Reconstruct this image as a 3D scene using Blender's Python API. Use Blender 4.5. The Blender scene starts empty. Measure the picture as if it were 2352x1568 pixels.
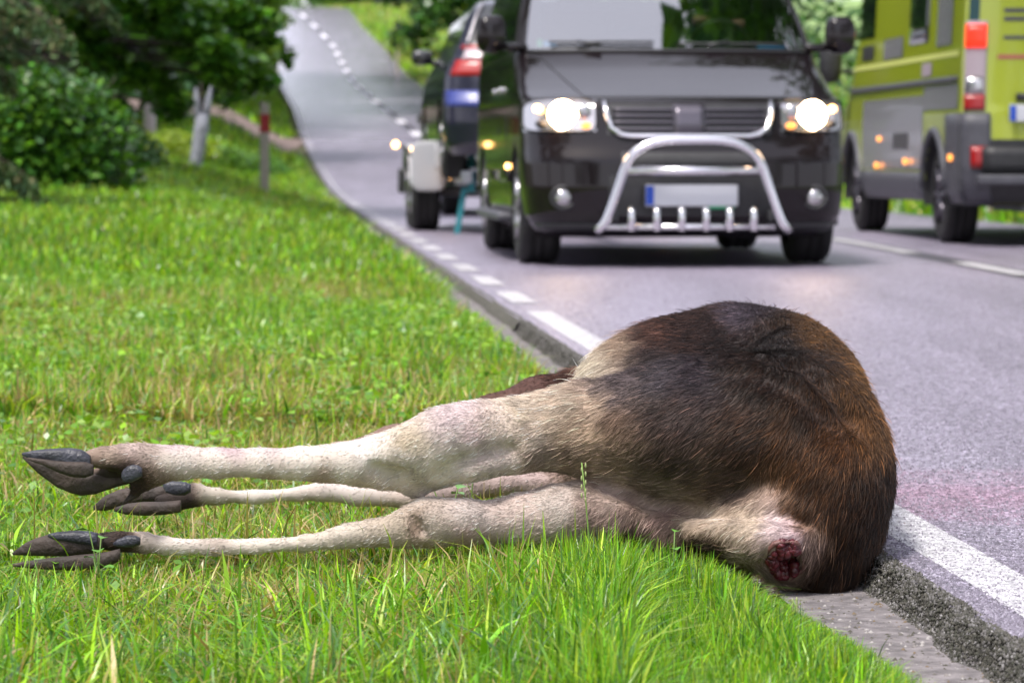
import bpy, bmesh, math, random
import numpy as np
from mathutils import Vector, Matrix
C = bpy.context.scene.collection
S = bpy.context.scene
rng = np.random.default_rng(7)
random.seed(7)

# ------------------------------------------------------------------ camera, sky, sun, exposure
F = 7650.0; CX = 1176.0; HZ = 356.0; CH = 0.65      # focal length and horizon measured on a 2352 px wide print; eye height in m
def at(px, py, d):                                   # point of the place seen at (px,py), d metres ahead
    return np.array([(px-CX)/F*d, d, CH-(py-HZ)/F*d])
cam = bpy.data.cameras.new('camera'); co = bpy.data.objects.new('camera', cam); C.objects.link(co)
co.location = (0, 0, CH); co.rotation_euler = (math.pi/2, 0, 0)
cam.sensor_width = 36; cam.lens = 36*F/2352; cam.shift_y = -(784-HZ)/2352
cam.clip_start = 0.1; cam.clip_end = 2000
cam.dof.use_dof = True; cam.dof.focus_distance = 5.3; cam.dof.aperture_fstop = 9.5
S.camera = co
w = bpy.data.worlds.new('World'); S.world = w; w.use_nodes = True
nt = w.node_tree; bg = nt.nodes['Background']
sky = nt.nodes.new('ShaderNodeTexSky'); sky.sky_type = 'NISHITA'; sky.sun_disc = False
SUN_EL, SUN_AZ = math.radians(62), math.radians(215)
sky.sun_elevation = SUN_EL; sky.sun_rotation = SUN_AZ; sky.air_density = 1.0; sky.dust_density = 3.0
hsv = nt.nodes.new('ShaderNodeMix'); hsv.data_type = 'RGBA'; hsv.inputs[0].default_value = 0.62
nt.links.new(sky.outputs[0], hsv.inputs[6]); hsv.inputs[7].default_value = (8.6, 8.5, 9.6, 1)   # thin even cloud over the blue
nt.links.new(hsv.outputs[2], bg.inputs[0]); bg.inputs[1].default_value = 0.105
sl = bpy.data.lights.new('sun', 'SUN'); so = bpy.data.objects.new('sun', sl); C.objects.link(so)
sl.energy = 2.3; sl.angle = math.radians(11); sl.color = (1, .955, .89)
sd = Vector((math.sin(SUN_AZ)*math.cos(SUN_EL), math.cos(SUN_AZ)*math.cos(SUN_EL), math.sin(SUN_EL)))
so.rotation_euler = sd.to_track_quat('Z', 'Y').to_euler()
S.view_settings.view_transform = 'Standard'; S.view_settings.look = 'None'
S.view_settings.exposure = 1.05; S.view_settings.gamma = 1; S.view_settings.use_curve_mapping = False
S.render.engine = 'CYCLES'
S.cycles.max_bounces = 6; S.cycles.diffuse_bounces = 3; S.cycles.glossy_bounces = 3; S.cycles.transparent_max_bounces = 8
S.cycles.transmission_bounces = 4
S.cycles_curves.shape = 'RIBBONS' if hasattr(S, 'cycles_curves') else None

# ------------------------------------------------------------------ materials
def lin(r, g, b, k=1.0):
    f = lambda c: ((c/255+.055)/1.055)**2.4 if c/255 > .04045 else c/255/12.92
    return (f(r)*k, f(g)*k, f(b)*k)
class N:
    def __init__(s, name):
        s.m = bpy.data.materials.new(name); s.m.use_nodes = True; s.t = s.m.node_tree
        s.b = s.t.nodes['Principled BSDF']
    def n(s, typ, **k):
        x = s.t.nodes.new(typ)
        for a, v in k.items():
            if a.startswith('i_'): x.inputs[a[2:].replace('_', ' ')].default_value = v
            else: setattr(x, a, v)
        return x
    def l(s, a, b): s.t.links.new(a, b)
def mat(name, col, rough=.5, metal=0, coat=0, var=.0, scale=8., bump=0., bscale=40., emit=None, es=0, spec=.5, trans=0):
    q = N(name); b = q.b
    b.inputs['Base Color'].default_value = (*col, 1); b.inputs['Roughness'].default_value = rough
    b.inputs['Metallic'].default_value = metal; b.inputs['Coat Weight'].default_value = coat; b.inputs['Coat Roughness'].default_value = .04
    b.inputs['Specular IOR Level'].default_value = spec; b.inputs['Transmission Weight'].default_value = trans
    if emit: b.inputs['Emission Color'].default_value = (*emit, 1); b.inputs['Emission Strength'].default_value = es
    tc = q.n('ShaderNodeTexCoord')
    if var:
        nz = q.n('ShaderNodeTexNoise', i_Scale=scale, i_Detail=6.); q.l(tc.outputs['Object'], nz.inputs['Vector'])
        mr = q.n('ShaderNodeMapRange'); mr.inputs[1].default_value = .3; mr.inputs[2].default_value = .7
        mr.inputs[3].default_value = 1-var; mr.inputs[4].default_value = 1+var; q.l(nz.outputs[0], mr.inputs[0])
        mx = q.n('ShaderNodeVectorMath', operation='SCALE'); mx.inputs[0].default_value = col; q.l(mr.outputs[0], mx.inputs['Scale'])
        q.l(mx.outputs[0], b.inputs['Base Color'])
    if bump:
        nb = q.n('ShaderNodeTexNoise', i_Scale=bscale, i_Detail=5.); q.l(tc.outputs['Object'], nb.inputs['Vector'])
        bp = q.n('ShaderNodeBump', i_Strength=bump, i_Distance=.01); q.l(nb.outputs[0], bp.inputs['Height']); q.l(bp.outputs[0], b.inputs['Normal'])
    return q.m
def leafmat(name, rough=.45, transl=.35, spec=.4):
    q = N(name); b = q.b
    a = q.n('ShaderNodeAttribute', attribute_name='tint'); q.l(a.outputs['Color'], b.inputs['Base Color'])
    b.inputs['Roughness'].default_value = rough; b.inputs['Specular IOR Level'].default_value = spec
    tr = q.n('ShaderNodeBsdfTranslucent'); g = q.n('ShaderNodeVectorMath', operation='MULTIPLY'); g.inputs[1].default_value = (1.35, 1.25, .6)
    q.l(a.outputs['Color'], g.inputs[0]); q.l(g.outputs[0], tr.inputs['Color'])
    mx = q.n('ShaderNodeMixShader'); mx.inputs[0].default_value = transl
    q.l(b.outputs[0], mx.inputs[1]); q.l(tr.outputs[0], mx.inputs[2])
    q.l(mx.outputs[0], q.t.nodes['Material Output'].inputs[0])
    return q.m
def asphalt(name, base, worn=1.0, stain=False, rough=.5, con=1., chip=0.):
    q = N(name); b = q.b; tc = q.n('ShaderNodeTexCoord'); O = tc.outputs['Object']
    v = q.n('ShaderNodeTexVoronoi', i_Scale=130.); q.l(O, v.inputs['Vector'])
    n1 = q.n('ShaderNodeTexNoise', i_Scale=230., i_Detail=3.); q.l(O, n1.inputs['Vector'])
    n2 = q.n('ShaderNodeTexNoise', i_Scale=2.4, i_Detail=5.); mpg = q.n('ShaderNodeVectorMath', operation='MULTIPLY'); mpg.inputs[1].default_value = (1, .10, 1); q.l(O, mpg.inputs[0]); q.l(mpg.outputs[0], n2.inputs['Vector'])
    vc = q.n('ShaderNodeSeparateColor'); q.l(v.outputs['Color'], vc.inputs[0])
    r = q.n('ShaderNodeValToRGB'); q.l(vc.outputs[0], r.inputs[0])
    e = r.color_ramp.elements; e[0].position = 0; e[0].color = (*[max(0.01, c*(1-.6*con)) for c in base], 1); e[1].position = 1; e[1].color = (*[min(1, c*(1+1.2*con)) for c in base], 1)
    x = e.new(.55); x.color = (*base, 1)
    mr = q.n('ShaderNodeMapRange'); mr.inputs[1].default_value = .35; mr.inputs[2].default_value = .65; mr.inputs[3].default_value = max(.2, 1-.5*con); mr.inputs[4].default_value = 1+.45*con
    q.l(n1.outputs[0], mr.inputs[0])
    m2 = q.n('ShaderNodeMapRange'); m2.inputs[1].default_value = .3; m2.inputs[2].default_value = .7; m2.inputs[3].default_value = .80; m2.inputs[4].default_value = 1.16
    q.l(n2.outputs[0], m2.inputs[0])
    mm = q.n('ShaderNodeMath', operation='MULTIPLY'); q.l(mr.outputs[0], mm.inputs[0]); q.l(m2.outputs[0], mm.inputs[1])
    sc = q.n('ShaderNodeVectorMath', operation='SCALE'); q.l(r.outputs[0], sc.inputs[0]); q.l(mm.outputs[0], sc.inputs['Scale'])
    out = sc.outputs[0]
    if stain:      # pink washed-out blood on the lane beside the animal
        sx = q.n('ShaderNodeSeparateXYZ'); q.l(O, sx.inputs[0])
        ns = q.n('ShaderNodeTexNoise', i_Scale=7., i_Detail=9., i_Roughness=.85); q.l(O, ns.inputs['Vector'])
        a1 = q.n('ShaderNodeMath', operation='SUBTRACT'); q.l(sx.outputs[1], a1.inputs[0]); a1.inputs[1].default_value = 6.35
        a2 = q.n('ShaderNodeMath', operation='ABSOLUTE'); q.l(a1.outputs[0], a2.inputs[0])
        a3 = q.n('ShaderNodeMath', operation='ADD'); q.l(a2.outputs[0], a3.inputs[0]); q.l(ns.outputs[0], a3.inputs[1])
        a4 = q.n('ShaderNodeMapRange'); a4.inputs[1].default_value = 1.12; a4.inputs[2].default_value = .45; a4.inputs[3].default_value = 0; a4.inputs[4].default_value = .50
        q.l(a3.outputs[0], a4.inputs[0])
        xl = q.n('ShaderNodeMapRange'); xl.inputs[1].default_value = .45; xl.inputs[2].default_value = .6; q.l(sx.outputs[0], xl.inputs[0])
        xr = q.n('ShaderNodeMapRange'); xr.inputs[1].default_value = 2.2; xr.inputs[2].default_value = 1.0; q.l(sx.outputs[0], xr.inputs[0])
        p1 = q.n('ShaderNodeMath', operation='MULTIPLY'); q.l(a4.outputs[0], p1.inputs[0]); q.l(xl.outputs[0], p1.inputs[1])
        p2 = q.n('ShaderNodeMath', operation='MULTIPLY'); q.l(p1.outputs[0], p2.inputs[0]); q.l(xr.outputs[0], p2.inputs[1])
        tn = q.n('ShaderNodeVectorMath', operation='MULTIPLY'); q.l(out, tn.inputs[0]); tn.inputs[1].default_value = (1.35, .66, .78)
        mx = q.n('ShaderNodeMix', data_type='RGBA'); q.l(p2.outputs[0], mx.inputs[0]); q.l(out, mx.inputs[6]); q.l(tn.outputs[0], mx.inputs[7])
        out = mx.outputs[2]
    if chip:       # paint worn through to the asphalt in spots
        nc_ = q.n('ShaderNodeTexNoise', i_Scale=38., i_Detail=7., i_Roughness=.75); q.l(O, nc_.inputs['Vector'])
        cr_ = q.n('ShaderNodeMapRange'); cr_.inputs[1].default_value = .50; cr_.inputs[2].default_value = .60; cr_.inputs[3].default_value = 0; cr_.inputs[4].default_value = chip; q.l(nc_.outputs[0], cr_.inputs[0])
        mc_ = q.n('ShaderNodeMix', data_type='RGBA'); q.l(cr_.outputs[0], mc_.inputs[0]); q.l(out, mc_.inputs[6]); mc_.inputs[7].default_value = (.20, .185, .215, 1); out = mc_.outputs[2]
    q.l(out, b.inputs['Base Color'])
    b.inputs['Roughness'].default_value = rough; b.inputs['Specular IOR Level'].default_value = .5
    if stain:      # the lane is polished by traffic on the slope beyond the bend
        pr_ = q.n('ShaderNodeMapRange'); pr_.inputs[1].default_value = 35; pr_.inputs[2].default_value = 110; pr_.inputs[3].default_value = rough; pr_.inputs[4].default_value = .20
        q.l(sx.outputs[1], pr_.inputs[0]); q.l(pr_.outputs[0], b.inputs['Roughness'])
    bp = q.n('ShaderNodeBump', i_Strength=.35, i_Distance=.004); q.l(v.outputs['Distance'], bp.inputs['Height']); q.l(bp.outputs[0], b.inputs['Normal'])
    return q.m
def glassmat(name, tint=(.55, .62, .6), trans=.75, rough=.02):
    q = N(name); g = q.n('ShaderNodeBsdfGlossy'); g.inputs['Roughness'].default_value = rough; g.inputs['Color'].default_value = (1, 1, 1, 1)
    t = q.n('ShaderNodeBsdfTransparent'); t.inputs['Color'].default_value = (*tint, 1)
    fr = q.n('ShaderNodeLayerWeight'); fr.inputs['Blend'].default_value = .42
    mr = q.n('ShaderNodeMapRange'); mr.inputs[3].default_value = .28; mr.inputs[4].default_value = 1.0; q.l(fr.outputs['Fresnel'], mr.inputs[0])
    mx = q.n('ShaderNodeMixShader'); q.l(mr.outputs[0], mx.inputs[0]); q.l(t.outputs[0], mx.inputs[1]); q.l(g.outputs[0], mx.inputs[2])
    q.l(mx.outputs[0], q.t.nodes['Material Output'].inputs[0]); return q.m

M = dict(
 road=asphalt('asphalt', (.200, .178, .230), stain=True, rough=.42, con=1.1),
 track=mat('dirt_track', (.16, .115, .10), .9, var=.35, scale=3.),
 seam=mat('bitumen_seam', (.045, .042, .055), .45, var=.2, scale=5),
 paint_white=asphalt('worn_white_marking', (.45, .44, .46), con=.7, chip=.6),
 paint_far=mat('white_road_paint', (.72, .70, .76), .5),
 paint_old=asphalt('faded_marking', (.30, .29, .32), con=.5),
 gutter=mat('old_concrete', (.165, .148, .15), .9, var=.42, scale=34., bump=.5, bscale=140.),
 crumb=mat('mossy_crumbled_asphalt', (.085, .080, .066), .95, var=.5, scale=25., bump=.8, bscale=160.),
 soil=mat('grassy_soil', (.060, .062, .022), .95, var=.5, scale=4., bump=.6, bscale=30.),
 field=mat('hay_meadow', (.17, .26, .075), .9, var=.35, scale=.25),
 grass=leafmat('grass_blades', .32, .38, .5),
 leaf=leafmat('leaves', .32, .22, .5), needle=leafmat('needles', .55, .12, .2),
 bark=mat('bark', (.055, .042, .034), .9, var=.4, scale=9., bump=.8, bscale=25.),
 pale_wood=mat('weathered_wood', (.27, .28, .33), .8, var=.35, scale=12., bump=.6, bscale=50.),
 post=mat('post_concrete', (.36, .33, .27), .8, var=.3, scale=20.), red=mat('red_band', (.30, .02, .02), .6),
 stone=mat('pale_stone', (.52, .45, .46), .85, var=.2, scale=20.),
 van=mat('dark_car_paint', (.009, .0065, .008), .35, coat=.7, spec=.02),
 blue=mat('dark_blue_car_paint', (.009, .009, .026), .3, coat=.6),
 black=mat('black_car_paint', (.008, .008, .009), .25, coat=.8),
 lime=mat('lime_yellow_paint', (.37, .44, .015), .3, coat=.9),
 silver=mat('silver_reflective_foil', (.42, .40, .43), .25, metal=.5, coat=.4),
 plastic=mat('dark_plastic', (.025, .025, .028), .5, var=.2, scale=20.),
 greyplastic=mat('grey_plastic', (.075, .075, .09), .5, var=.15, scale=20.),
 rubber=mat('tyre_rubber', (.014, .013, .014), .75, bump=.4, bscale=60.),
 rim=mat('wheel_rim', (.45, .44, .46), .3, metal=.9),
 chrome=mat('brushed_chrome', (.78, .77, .80), .16, metal=1.),
 slat=mat('satin_slat', (.12, .11, .13), .3, metal=.8),
 reflector=mat('lamp_reflector', (.50, .49, .50), .15, metal=.9),
 glass=glassmat('windscreen_glass'), tint=mat('tinted_glass', (.010, .013, .012), .04, coat=1.),
 white=mat('white_plate', (.62, .63, .68), .5), eublue=mat('plate_blue', (.02, .08, .5), .5),
 redlamp=mat('red_lamp', (.33, .006, .006), .35, coat=.4), clearlamp=mat('clear_lamp', (.42, .34, .38), .4, coat=.3),
 amber=mat('amber_lamp', (.7, .22, .03), .3, emit=(1, .35, .06), es=1.2),
 amberlit=mat('lit_amber_lamp', (.9, .5, .1), .3, emit=(1, .5, .16), es=6.),
 headlit=mat('lit_headlamp', (1, .9, .7), .3, emit=(1, .66, .36), es=20.),
 brakelit=mat('lit_brake_lamp', (.5, .01, .003), .3, emit=(1, .03, .008), es=.8),
 seat=mat('seat_fabric', (.03, .03, .034), .9), dash=mat('dashboard', (.045, .05, .05), .8),
 skin=mat('skin', (.42, .22, .15), .5), shirt=mat('teal_shirt', (.05, .13, .15), .9), hairm=mat('hair', (.03, .02, .015), .7),
 strap=mat('teal_strap', (.03, .22, .26), .7), galv=mat('galvanised_steel', (.42, .43, .46), .45, metal=.4, var=.2, scale=12.),
 fender=mat('light_fender', (.42, .42, .45), .4), board=mat('grey_brown_board', (.17, .14, .14), .7, var=.2),
 horn=mat('slate_horn', (.032, .033, .046), .42, var=.5, scale=30., bump=.35, bscale=160.),
 sole=mat('brown_horn', (.042, .029, .023), .7, var=.5, scale=25., bump=.6, bscale=70.),
 flesh=mat('raw_flesh', (.085, .010, .016), .3, var=.8, scale=60., bump=.5, bscale=90.),
 dung=mat('moist_dung', (.030, .016, .012), .3, var=.4, scale=50., bump=.8, bscale=90.),
 fly=mat('fly_black', (.01, .012, .02), .25, coat=.6), wing=mat('fly_wing', (.2, .22, .3), .3),
 green_st=mat('green_sticker', (.03, .35, .16), .5), blue_st=mat('blue_sticker', (.05, .3, .6), .5),
)

# ------------------------------------------------------------------ object helpers
def mesh_obj(name, V, Fc, m, parent=None, smooth=True, kind=None, world=False, attrs=None, label=None):
    me = bpy.data.meshes.new(name); V = np.asarray(V, dtype=np.float32).reshape(-1, 3)
    if world and parent is not None: V = V-np.array(parent.matrix_world.translation if False else parent.location, dtype=np.float32)
    if isinstance(Fc, np.ndarray):
        nf, k = Fc.shape
        me.vertices.add(len(V)); me.vertices.foreach_set('co', V.ravel())
        me.loops.add(nf*k); me.loops.foreach_set('vertex_index', Fc.astype(np.int32).ravel())
        me.polygons.add(nf); me.polygons.foreach_set('loop_start', np.arange(0, nf*k, k, dtype=np.int32))
        me.update(calc_edges=True); me.validate()
    else:
        me.from_pydata(V.tolist(), [], [list(map(int, f)) for f in Fc]); me.update()
    if smooth: me.polygons.foreach_set('use_smooth', [True]*len(me.polygons))
    if attrs is not None:
        for an, arr in attrs.items():
            ca = me.attributes.new(an, 'FLOAT_COLOR', 'POINT'); a4 = np.ones((len(V), 4), dtype=np.float32); a4[:, :3] = arr
            ca.data.foreach_set('color', a4.ravel())
    me.materials.append(m)
    o = bpy.data.objects.new(name, me); C.objects.link(o)
    if parent is not None: o.parent = parent
    if kind: o['kind'] = kind
    if label: o['label'] = label
    return o
def thing(name, label, cat, loc=(0, 0, 0), rz=0, group=None):
    o = bpy.data.objects.new(name, None); C.objects.link(o); o.location = loc; o.rotation_euler = (0, 0, rz)
    o['label'] = label; o['category'] = cat; o.empty_display_size = .2
    if group: o['group'] = group
    return o
def tag(o, label, cat, group=None):
    o['label'] = label; o['category'] = cat
    if group: o['group'] = group
    return o
def grid_faces(nu, nv, wrap=False):
    i = np.arange(nu-1)[:, None]; j = np.arange(nv if wrap else nv-1)[None, :]; j2 = (j+1) % nv
    a = i*nv+j; b = i*nv+j2; c = (i+1)*nv+j2; d = (i+1)*nv+j
    return np.stack([np.broadcast_to(x, a.shape) for x in (a, b, c, d)], -1).reshape(-1, 4)
def box(cx, cy, cz, sx, sy, sz, bev=0.01):
    bm = bmesh.new(); bmesh.ops.create_cube(bm, size=1)
    bmesh.ops.scale(bm, vec=(sx, sy, sz), verts=bm.verts)
    if bev: bmesh.ops.bevel(bm, geom=bm.edges[:], offset=bev, segments=2, affect='EDGES', profile=.7)
    bmesh.ops.translate(bm, vec=(cx, cy, cz), verts=bm.verts)
    V = [v.co[:] for v in bm.verts]; bm.verts.index_update(); Fc = [[v.index for v in f.verts] for f in bm.faces]; bm.free()
    return V, Fc
def tube(path, r, seg=10, closed=False, cap=True):
    P = np.array(path, float); n = len(P); R = np.full(n, r) if np.isscalar(r) else np.array(r, float)
    T = np.gradient(P, axis=0); T /= np.linalg.norm(T, axis=1)[:, None]+1e-9
    up = np.array([0., 0, 1]) if abs(T[0][2]) < .9 else np.array([1., 0, 0])
    V = []; nprev = np.cross(T[0], up)
    for i in range(n):
        nn = nprev-T[i]*np.dot(nprev, T[i]); nn /= np.linalg.norm(nn)+1e-9; nprev = nn; bb = np.cross(T[i], nn)
        a = np.linspace(0, 2*np.pi, seg, endpoint=False)
        V.append(P[i]+R[i]*(np.cos(a)[:, None]*nn+np.sin(a)[:, None]*bb))
    Fc = grid_faces(n, seg, True).tolist()
    V = np.concatenate(V)
    if cap: Fc.append(list(range(seg))[::-1]); Fc.append(list(range((n-1)*seg, n*seg)))
    return V, Fc
def smooth_path(pts, n=6):
    P = [np.array(p, float) for p in pts]; out = [P[0]]
    for i in range(1, len(P)-1):
        a, b, c = P[i-1], P[i], P[i+1]; p0 = b+(a-b)*.35; p2 = b+(c-b)*.35
        for t in np.linspace(0, 1, n): out.append((1-t)**2*p0+2*t*(1-t)*b+t*t*p2)
    out.append(P[-1]); return out
def merge(*parts):
    V = []; Fc = []; k = 0
    for v, f in parts:
        v = np.asarray(v, float).reshape(-1, 3); V.append(v); Fc += [[int(i)+k for i in q] for q in f]; k += len(v)
    return np.concatenate(V), Fc
def ball(c, r, nu=12, nv=16, e=2.0):
    c = np.array(c, float); r = np.array([r]*3 if np.isscalar(r) else r, float)
    u = np.linspace(-math.pi/2+.02, math.pi/2-.02, nu); v = np.linspace(0, 2*math.pi, nv, endpoint=False)
    sp = lambda x: np.sign(x)*np.abs(x)**(2/e)
    X = sp(np.cos(u))[:, None]*sp(np.cos(v))[None]; Y = sp(np.cos(u))[:, None]*sp(np.sin(v))[None]; Z = np.broadcast_to(sp(np.sin(u))[:, None], X.shape)
    V = np.stack([X, Y, Z], -1).reshape(-1, 3)*r+c
    Fc = grid_faces(nu, nv, True).tolist(); Fc.append(list(range(nv))[::-1]); Fc.append(list(range((nu-1)*nv, nu*nv)))
    return V, Fc
def sstep(x, a, b):
    t = np.clip((np.asarray(x, float)-a)/(b-a), 0, 1); return t*t*(3-2*t)
def vnoise(x, y, seed=0):       # smooth value noise
    x = np.asarray(x, float); y = np.asarray(y, float); xi = np.floor(x).astype(np.int64); yi = np.floor(y).astype(np.int64)
    fx = x-xi; fy = y-yi; fx = fx*fx*(3-2*fx); fy = fy*fy*(3-2*fy)
    def h(a, b):
        n = (a*374761393+b*668265263+seed*1274126177) & 0xffffffff; n = ((n ^ (n >> 13))*1274126177) & 0xffffffff
        return ((n ^ (n >> 16)) & 0xffff)/65535.
    return (h(xi, yi)*(1-fx)+h(xi+1, yi)*fx)*(1-fy)+(h(xi, yi+1)*(1-fx)+h(xi+1, yi+1)*fx)*fy
def fbm(x, y, seed=0, o=4):
    s = 0; a = .5
    for k in range(o): s = s+a*vnoise(x*2**k, y*2**k, seed+k); a *= .5
    return s

# ------------------------------------------------------------------ the lie of the road
CL = np.array([(-60, 5.6), (0, 3.43), (18, 2.78), (26, 2.5), (40, 1.45), (59, -.1), (90, -2.6), (111, -4.15), (127, -5.54), (143, -6.9), (163, -8.33), (179, -9.6), (195, -11.5), (212, -13.8), (226, -17.5), (245, -25), (275, -42), (310, -66)])
ZL = np.array([(-60, 0), (50, 0), (59, .05), (70, .36), (80, .78), (90, 1.22), (111, 2.13), (127, 2.96), (143, 3.88), (163, 5.17), (179, 6.5), (195, 8.15), (212, 9.95), (222, 10.5), (235, 10.5), (260, 9.0), (400, 4)])
_y = np.arange(-60, 400, 1.)
def _sm(T):
    z = np.interp(_y, T[:, 0], T[:, 1]); k = np.hanning(9); k /= k.sum(); zz = np.convolve(np.pad(z, 4, 'edge'), k, 'valid'); zz[_y < 12] = z[_y < 12]; return zz
_c = _sm(CL); _z = _sm(ZL)
cx = lambda y: np.interp(y, _y, _c)
rz = lambda y: np.interp(y, _y, _z)
def el(y):       # left edge line
    y = np.asarray(y, float); t = sstep(y, 40, 75); curv = 3.0*np.sqrt(1+np.gradient(cx(y+np.array([[-1], [1]])), axis=0)[0]**2/4) if False else 3.0
    return (1.11-.0722*y)*(1-t)+(cx(y)-3.0-sstep(y, 190, 240)*1.2)*t
re = lambda y: cx(y)+2.65+sstep(y, 185, 235)*1.5                  # right road edge
le = lambda y: el(y)-.13                                       # left asphalt edge
def ground(x, y):   # height of the open ground left and right of the road
    x = np.asarray(x, float); y = np.asarray(y, float)
    base = rz(y); sL = np.maximum(le(y)-.2-x, 0); sR = np.maximum(x-re(y), 0)
    bank = np.interp(y, [-60, 12, 40, 60, 80, 120, 220, 400], [0, 0.02, .36, .60, .80, .7, .4, 0])
    L = base-.045+bank*sstep(sL, 0, 2.2)+.075*np.minimum(sL, 14)*sstep(y, 14, 42)+.02*(fbm(x*1.3, y*1.3, 3)-.5)*sstep(sL, 0, .4)*2
    R = base-.05+.6*sstep(sR, 0, 9)*sstep(y, 90, 140)+.1*(fbm(x*.4, y*.4, 5)-.5)*sstep(sR, 0, 2)
    return np.where(x < le(y)+.2, L, R)
ys = np.concatenate([np.arange(-60, 0, 4), np.arange(0, 30, .5), np.arange(30, 240, 2), np.arange(240, 312, 4)])
def strip(name, fl, fr, nx, ys, m, dz=0, parent=None, kind='structure', fz=None, power=1.):
    t = np.linspace(0, 1, nx)**power; L = fl(ys)[:, None]; R = fr(ys)[:, None]; X = L+(R-L)*t[None]; Y = np.broadcast_to(ys[:, None], X.shape)
    Z = (rz(Y) if fz is None else fz(X, Y))+dz
    return mesh_obj(name, np.stack([X, Y, Z], -1).reshape(-1, 3), grid_faces(len(ys), nx)[:, ::-1].copy(), m, parent, kind=kind)
road = strip('road', le, re, 14, ys, M['road'])
strip('gutter', lambda y: le(y)-.185, lambda y: le(y)+.06, 4, ys[ys < 60], M['gutter'], -.040)
yv = np.concatenate([np.arange(-60, 0, 4), np.arange(0, 20, .2), np.arange(20, 70, 1.), np.arange(70, 400, 4)])
strip('grass_verge_ground', lambda y: le(y)+.06, lambda y: le(y)-220, 60, yv, M['soil'], 0, fz=ground, power=3.)
bpy.data.objects['grass_verge_ground'].data.flip_normals()
strip('meadow', lambda y: re(y)-.02, lambda y: re(y)+220, 40, yv, M['field'], 0, fz=ground, power=2.5)
# crumbled edge of the asphalt layer
yy = np.arange(3.4, 13, .007); nx = 16; t = np.linspace(0, 1, nx)
X = (le(yy)[:, None]-.036)+t[None]*.062; Y = np.broadcast_to(yy[:, None], X.shape)
wob = (fbm(X*40, Y*40, 11, 3)-.45)*.035+(fbm(X*9, Y*9, 12, 2)-.4)*.03
prof = sstep(t[None]+wob*9-.15, 0, .75); Z = -.042+prof*.0432+(fbm(X*130, Y*130, 13, 2)-.4)*.013*(1-sstep(t[None], .75, 1.))
mesh_obj('road_edge', np.stack([X, Y, Z], -1).reshape(-1, 3), grid_faces(len(yy), nx)[:, ::-1].copy(), M['crumb'], kind='structure')
yy = np.concatenate([np.arange(-20, 3.4, .5), [3.4]]); 
for nm, a, b in (('road_edge', -20, 3.4), ('road_edge', 13, 60)):
    yq = np.linspace(a, b, 80 if a < 0 else 300); X = le(yq)[:, None]+np.array([[-.03, -.012, .02]])+(fbm(yq*3, yq*0, 4)[:, None]-.5)*.03
    Z = np.stack([yq*0-.042, yq*0-.005, yq*0+.0035], 1)+rz(yq)[:, None]
    mesh_obj(nm, np.stack([X, np.broadcast_to(yq[:, None], X.shape), Z], -1).reshape(-1, 3), grid_faces(len(yq), 3)[:, ::-1].copy(), M['crumb'], kind='structure')
def granules(y0, y1, n, smin_, smax_):
    y = y0+(y1-y0)*rng.random(n)**1.2; u = rng.random(n)**1.25; x = le(y)-.040+.058*u+(fbm(y*9, y*0+2, 12, 2)-.4)*.03; z = -.041+.043*sstep(u, 0, .62); s = smin_+(smax_-smin_)*rng.random(n)**2
    O8 = np.array([(1, 0, 0), (0, 1, 0), (-1, 0, 0), (0, -1, 0), (0, 0, 1), (0, 0, -1)], float); F8 = np.array([(0, 1, 4), (1, 2, 4), (2, 3, 4), (3, 0, 4), (1, 0, 5), (2, 1, 5), (3, 2, 5), (0, 3, 5)])
    a = rng.random(n)*6.28; ca, sa_ = np.cos(a), np.sin(a); V = O8[None]*(1+.5*(rng.random((n, 6, 3))-.5))*s[:, None, None]; tl_ = rng.normal(0, .6, (n, 2)); V = V.copy(); V[..., 2] += V[..., 0]*tl_[:, :1]+V[..., 1]*tl_[:, 1:]; X = V[..., 0]*ca[:, None]-V[..., 1]*sa_[:, None]; Y = V[..., 0]*sa_[:, None]+V[..., 1]*ca[:, None]
    V = np.stack([X+x[:, None], Y+y[:, None], V[..., 2]+z[:, None]], -1); Fc = F8[None]+(np.arange(n)*6)[:, None, None]
    g = np.array([(.062, .058, .048), (.105, .098, .095), (.036, .036, .026), (.19, .18, .18)]); c = g[rng.choice(4, n, p=[.4, .25, .25, .10])]*np.exp(rng.normal(0, .2, n))[:, None]
    mesh_obj('loose_aggregate', V.reshape(-1, 3), Fc.reshape(-1, 3), M['aggregate'], smooth=False, kind='stuff', attrs={'tint': np.repeat(c, 6, 0)})
q = N('aggregate'); a = q.n('ShaderNodeAttribute', attribute_name='tint'); q.l(a.outputs['Color'], q.b.inputs['Base Color']); q.b.inputs['Roughness'].default_value = .85; M['aggregate'] = q.m
granules(3.7, 13, 40000, .0012, .0042)
def grit(n, y0, y1, a, b, s0, s1, cols, nm, dz):
    y = y0+(y1-y0)*rng.random(n)**1.4; x = le(y)+a+(b-a)*rng.random(n); s = s0+(s1-s0)*rng.random(n)**3
    O8 = np.array([(1, 0, 0), (0, 1, 0), (-1, 0, 0), (0, -1, 0), (0, 0, .8), (0, 0, -.4)], float); F8 = np.array([(0, 1, 4), (1, 2, 4), (2, 3, 4), (3, 0, 4)])
    V = O8[None]*(1+.7*(rng.random((n, 6, 3))-.5))*s[:, None, None]+np.stack([x, y, np.full(n, dz)], 1)[:, None]; cols = np.array(cols); c = cols[rng.integers(0, len(cols), n)]
    mesh_obj(nm, V.reshape(-1, 3), (F8[None]+(np.arange(n)*6)[:, None, None]).reshape(-1, 3), M['aggregate'], smooth=False, kind='stuff', attrs={'tint': np.repeat(c, 6, 0)})
grit(5200, 3.8, 11, -.185, -.03, .0006, .0042, [(.10, .09, .08), (.20, .18, .17), (.06, .055, .04), (.30, .28, .27), (.14, .10, .06)], 'gutter_grit', -.0398)
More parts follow.
